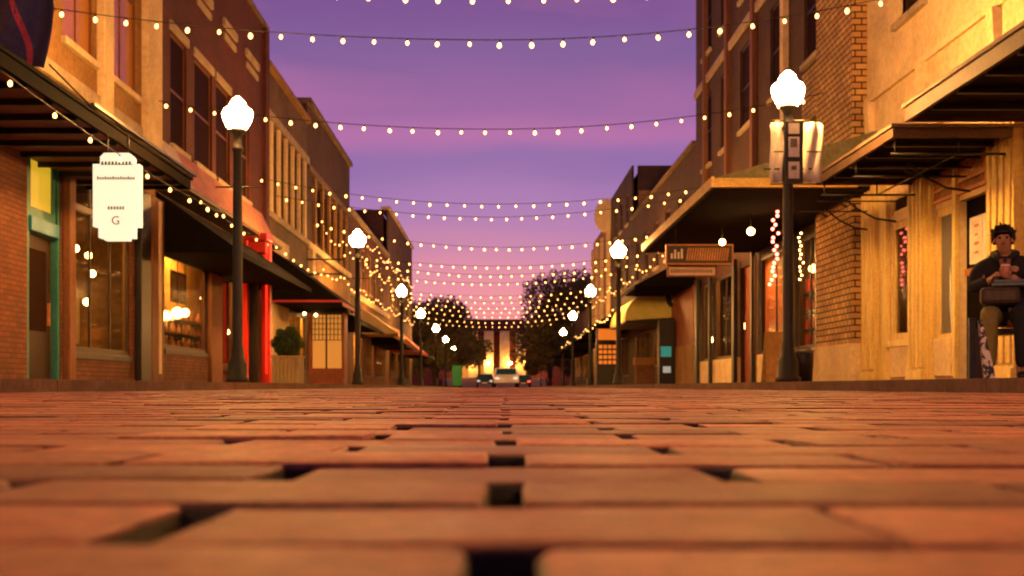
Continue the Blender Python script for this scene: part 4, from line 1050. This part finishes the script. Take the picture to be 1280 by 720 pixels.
MB().box(xa-.02,xb+.02,dg-.03,dg+.52,Z(458,dg)+.002,Z(458,dg)+.05).build('lid','green_paint',o)
# bollard / planter stock along the pavements
for i,(x,y0_,d) in enumerate(((457,455,34),(470,452,36))):
    pass
# pale A-frame beside right lamp
d = 24.0; x = pxX(970,d)
o = thing('sandwich_board', (x,d,.1), 'beige folding board standing left of the right lamp post', 'sandwich board')
MB().add([(x-.25,d-.25,.1),(x+.25,d-.25,.1),(x+.22,d-.02,1.15),(x-.22,d-.02,1.15),(x-.25,d-.22,.1),(x+.25,d-.22,.1),(x+.22,d+.01,1.15),(x-.22,d+.01,1.15)],[(0,1,2,3),(7,6,5,4),(0,3,7,4),(1,5,6,2),(3,2,6,7),(0,4,5,1)]).build('front_board','tan_plaster',o)
MB().add([(x-.25,d+.25,.1),(x+.25,d+.25,.1),(x+.22,d+.04,1.15),(x-.22,d+.04,1.15),(x-.25,d+.22,.1),(x+.25,d+.22,.1),(x+.22,d+.015,1.15),(x-.22,d+.015,1.15)],[(0,1,2,3),(7,6,5,4),(0,3,7,4),(1,5,6,2),(3,2,6,7),(0,4,5,1)]).build('rear_board','tan_plaster',o)
d = 16.2; x = pxX(1003,d)
o = thing('litter_bin', (x,d,.1), 'low black bin at the foot of the nearest right street lamp', 'bin')
MB().lathe((x,d,.1),[(.13,0),(.15,.3),(.15,.42),(.1,.47)],16).build('body','black_metal',o); MB().lathe((x,d,.1),[(.155,.40),(.16,.42),(.155,.44)],16).build('rim','grey_metal',o)

# ================================================================ seated person
def skin_mesh(name, joints, edges, mat, parent, sub=2, root=0):
    me = bpy.data.meshes.new(name); me.from_pydata([j[0] for j in joints],edges,[]); me.materials.append(M[mat])
    o = bpy.data.objects.new(name, me); col.objects.link(o); o.parent = parent
    md = o.modifiers.new('skin','SKIN'); md.use_smooth_shade = True
    for i,j in enumerate(joints):
        r = j[1]; me.skin_vertices[0].data[i].radius = r if isinstance(r,tuple) else (r,r)
    me.skin_vertices[0].data[root].use_root = True
    s2 = o.modifiers.new('sub','SUBSURF'); s2.levels = sub; s2.render_levels = sub
    return o
dP = 11.3; xP = pxX(1256,dP)
Pn = thing('person', (xP,dP,.1), 'person in dark coat and olive trousers seated at the right edge, hands at chest', 'person', rz=R(-22))
# local frame: facing -y, z up from the pavement. seat height .56
hip = (0,.05,.60)
body_j = [(hip,(.15,.12)),((0,.06,.80),(.14,.10)),((0,.05,1.0),(.16,.10)),((0,.03,1.13),(.13,.08)),((0,.01,1.20),(.055,.055)),
          ((-.01,-.02,1.27),(.065,.075)),((-.015,-.045,1.33),(.078,.092)),((-.015,-.04,1.395),(.066,.08)),
          ((-.19,.03,1.11),.055),((-.25,-.05,.88),.045),((-.10,-.25,.95),.034),((-.05,-.285,1.0),.03),
          ((.19,.03,1.11),.055),((.25,-.05,.86),.045),((.10,-.26,.92),.034),((.05,-.29,.97),.03),
          ((-.10,-.02,.58),.09),((-.13,-.42,.62),.065),((-.14,-.44,.30),.05),((-.14,-.42,.09),.035),((-.15,-.53,.04),.035),
          ((.10,-.02,.58),.09),((.12,-.40,.62),.065),((.12,-.40,.30),.05),((.12,-.38,.09),.035),((.12,-.49,.04),.035)]
body_e = [(0,1),(1,2),(2,3),(3,4),(4,5),(5,6),(6,7),(3,8),(8,9),(9,10),(10,11),(3,12),(12,13),(13,14),(14,15),(0,16),(16,17),(17,18),(18,19),(19,20),(0,21),(21,22),(22,23),(23,24),(24,25)]
bd_ = skin_mesh('body', body_j, body_e, 'skin', Pn)
# fingers, each a short chain rooted inside the palm
for sx_,(px,py,pz) in ((-1,(-.05,-.285,1.0)),(1,(.05,-.29,.97))):
    for k in range(4):
        L = (.030,.034,.032,.026)[k]; zz = pz+.022-.017*k
        skin_mesh('finger',[((px,py,zz),.009),((px-sx_*L,py-.025,zz+.004),.0085),((px-sx_*L*1.9,py-.018,zz+.004),.008),((px-sx_*L*2.2,py+.002,zz),.007)],[(0,1),(1,2),(2,3)],'skin',bd_,1)
    skin_mesh('thumb',[((px,py,pz+.02),.011),((px-sx_*.02,py+.012,pz+.05),.010),((px-sx_*.045,py+.0,pz+.06),.008)],[(0,1),(1,2)],'skin',bd_,1)
# face
mb = MB(); hx, hy, hz = -.015,-.045,1.33
mb.sphere((hx-.032,hy-.083,hz+.012),.012,8); mb.sphere((hx+.032,hy-.083,hz+.012),.012,8); mb.build('eyes','hair',bd_,world=False)
mb = MB(); mb.add([(hx-.012,hy-.085,hz+.02),(hx+.012,hy-.085,hz+.02),(hx+.018,hy-.088,hz-.022),(hx-.018,hy-.088,hz-.022),(hx,hy-.122,hz-.016)],[(0,1,4),(1,2,4),(2,3,4),(3,0,4)],0,True); mb.build('nose','skin',bd_,world=False)
MB().sphere((hx,hy-.082,hz-.045),.02,8,sz=.3).build('mouth','rust_wall',bd_,world=False)
MB().sphere((hx-.085,hy+.0,hz),.02,8,sz=1.6).sphere((hx+.085,hy,hz),.02,8,sz=1.6).build('ears','skin',bd_,world=False)
# hair: shell with tufts
mb = MB(); V=[];n=18;kk=9
for i in range(kk+1):
    th = math.pi*.62*i/kk
    for k in range(n):
        a = 2*math.pi*k/n; fr_ = -math.sin(a)      # front is -y
        rr_ = 1.0+.08*math.sin(k*2.7+i*1.9)
        lim = th*(.64 if fr_>.4 else (.95 if fr_>0 else 1.15))
        V.append((hx+.090*rr_*math.sin(lim)*math.cos(a), hy+.012+.104*rr_*math.sin(lim)*math.sin(a), hz+.028+.092*rr_*math.cos(lim)))
Fc=[(i*n+k,i*n+(k+1)%n,(i+1)*n+(k+1)%n,(i+1)*n+k) for i in range(kk) for k in range(n)]
mb.add(V,Fc,0,True); hr = mb.build('hair','hair',Pn,world=False); md = hr.modifiers.new('thick','SOLIDIFY'); md.thickness=.02
leaf_cloud([((xP+hx+dx_,dP+hy+dy_,.1+hz+dz_),r_) for dx_,dy_,dz_,r_ in ((0,.02,.07,.085),(-.05,.0,.06,.06),(.05,.0,.06,.06),(0,.06,.02,.08),(-.03,-.05,.085,.045),(.03,-.05,.085,.045))],900,.022,'hair_tufts','hair',hr)
# coat
cj = [((0,.06,.58),(.21,.17)),((0,.07,.80),(.185,.145)),((0,.06,1.0),(.20,.13)),((0,.045,1.12),(.165,.105)),((0,.03,1.19),(.095,.09)),
      ((-.21,.035,1.10),.085),((-.285,-.05,.87),.075),((-.14,-.22,.93),.058),((.21,.035,1.10),.085),((.285,-.05,.85),.075),((.14,-.23,.90),.058),
      ((-.12,-.15,.60),(.13,.11)),((.12,-.15,.60),(.13,.11))]
skin_mesh('coat',cj,[(0,1),(1,2),(2,3),(3,4),(3,5),(5,6),(6,7),(3,8),(8,9),(9,10),(0,11),(0,12)],'coat_fabric',Pn)
mb = MB(); mb.tube([(-.10,.0,1.20),(-.06,-.08,1.16),(0,-.11,1.12),(.06,-.08,1.16),(.10,.0,1.20),(.05,.09,1.22),(-.05,.09,1.22),(-.10,.0,1.20)],.035,8); mb.build('collar','coat_fabric',Pn,world=False)
MB().prism([(-.05,1.14),(.05,1.14),(.035,.98),(-.035,.98)],-.135,-.10).build('shirt','rust_wall',Pn,world=False)
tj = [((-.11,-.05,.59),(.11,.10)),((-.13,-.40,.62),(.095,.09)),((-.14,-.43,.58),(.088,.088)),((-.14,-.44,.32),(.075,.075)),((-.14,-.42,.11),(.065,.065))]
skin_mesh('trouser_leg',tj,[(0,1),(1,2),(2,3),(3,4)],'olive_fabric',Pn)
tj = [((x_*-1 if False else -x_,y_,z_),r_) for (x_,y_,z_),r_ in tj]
o2 = skin_mesh('trouser_leg',tj,[(0,1),(1,2),(2,3),(3,4)],'coat_fabric',Pn); o2['label'] = 'trouser leg with shade put into its dark colour'  # second leg coloured dark to stand for shade
for xx,yy in ((-.14,-.44),(.13,-.43)):
    skin_mesh('shoe',[((xx,yy+.06,.045),(.045,.045)),((xx,yy-.04,.045),(.048,.04)),((xx,yy-.15,.035),(.04,.028))],[(0,1),(1,2)],'black_metal',Pn,2)
def loc2w(p):
    a = R(-22); x_,y_,z_ = p; return (xP+x_*math.cos(a)-y_*math.sin(a), dP+x_*math.sin(a)+y_*math.cos(a), .1+z_)
def child_thing(name,label,cat): return thing(name,(xP,dP,.1),label,cat,rz=R(-22))
hb = child_thing('handbag','dark bag resting on the lap of the seated person','bag')
o = MB().box(-.22,.12,-.42,-.2,.70,.86).build('body','dark_wood',hb,world=False,bevel=.04); MB().tube([(-.15,-.3,.86),(-.1,-.3,.96),(.0,-.3,.96),(.05,-.3,.86)],.01).build('handle','dark_wood',hb,world=False)
gs = child_thing('folded_scarf','grey-blue folded cloth on the dark bag on the lap','scarf')
MB().box(-.12,.2,-.36,-.2,.87,.90).box(-.1,.17,-.34,-.21,.902,.93).build('cloth','grey_fabric',gs,world=False,bevel=.012)
cup = child_thing('paper_cup','small pink-red cup held at the chest by the seated person','cup')
MB().lathe((0,-.315,.95),[(.028,0),(.036,.1),(.038,.105)],14).build('body','pink_fabric',cup,world=False); MB().lathe((0,-.315,.95),[(.04,.106),(.038,.12)],14).build('lid','white_paint',cup,world=False)
bn = thing('bench',(xP,dP,.1),'dark bench under the seated person at the right edge','bench',rz=R(-22))
MB().box(-.3,.7,-.12,.35,.44,.49).build('seat','dark_wood',bn,world=False,bevel=.01)
for x_ in (-.22,.62):
    for y_ in (-.08,.3): MB().box(x_-.035,x_+.035,y_-.035,y_+.035,0,.438).build('leg','dark_wood',bn,world=False)
bo = thing('leaning_board',(pxX(1233,10.3),10.3,.1),'pale board blotched with black leaning beside the olive trouser leg','board')
m, nt, b = newmat('blotched_board'); f = ramp(nt, noise(nt, geo_pos(nt), 22, 3), .5, .54); nt.links.new(mix_rgb(nt, f, (.72,.6,.5), (.03,.025,.02)), b.inputs['Base Color'])
xa = pxX(1224,10.3); 
MB().add([(xa-.0,10.3,.62),(xa+.025,10.3,.62),(xa+.15,10.3,.1),(xa+.05,10.3,.1),(xa-.0,10.34,.62),(xa+.025,10.34,.62),(xa+.15,10.34,.1),(xa+.05,10.34,.1)],[(0,1,2,3),(7,6,5,4),(0,3,7,4),(1,5,6,2),(3,2,6,7),(0,4,5,1)]).build('panel','blotched_board',bo)
MB().box(xa-.06,xa-.005,10.36,10.4,.1,.64).build('strut','black_metal',bo)

for o in bpy.data.objects:
    if '_o' in o: del o['_o']
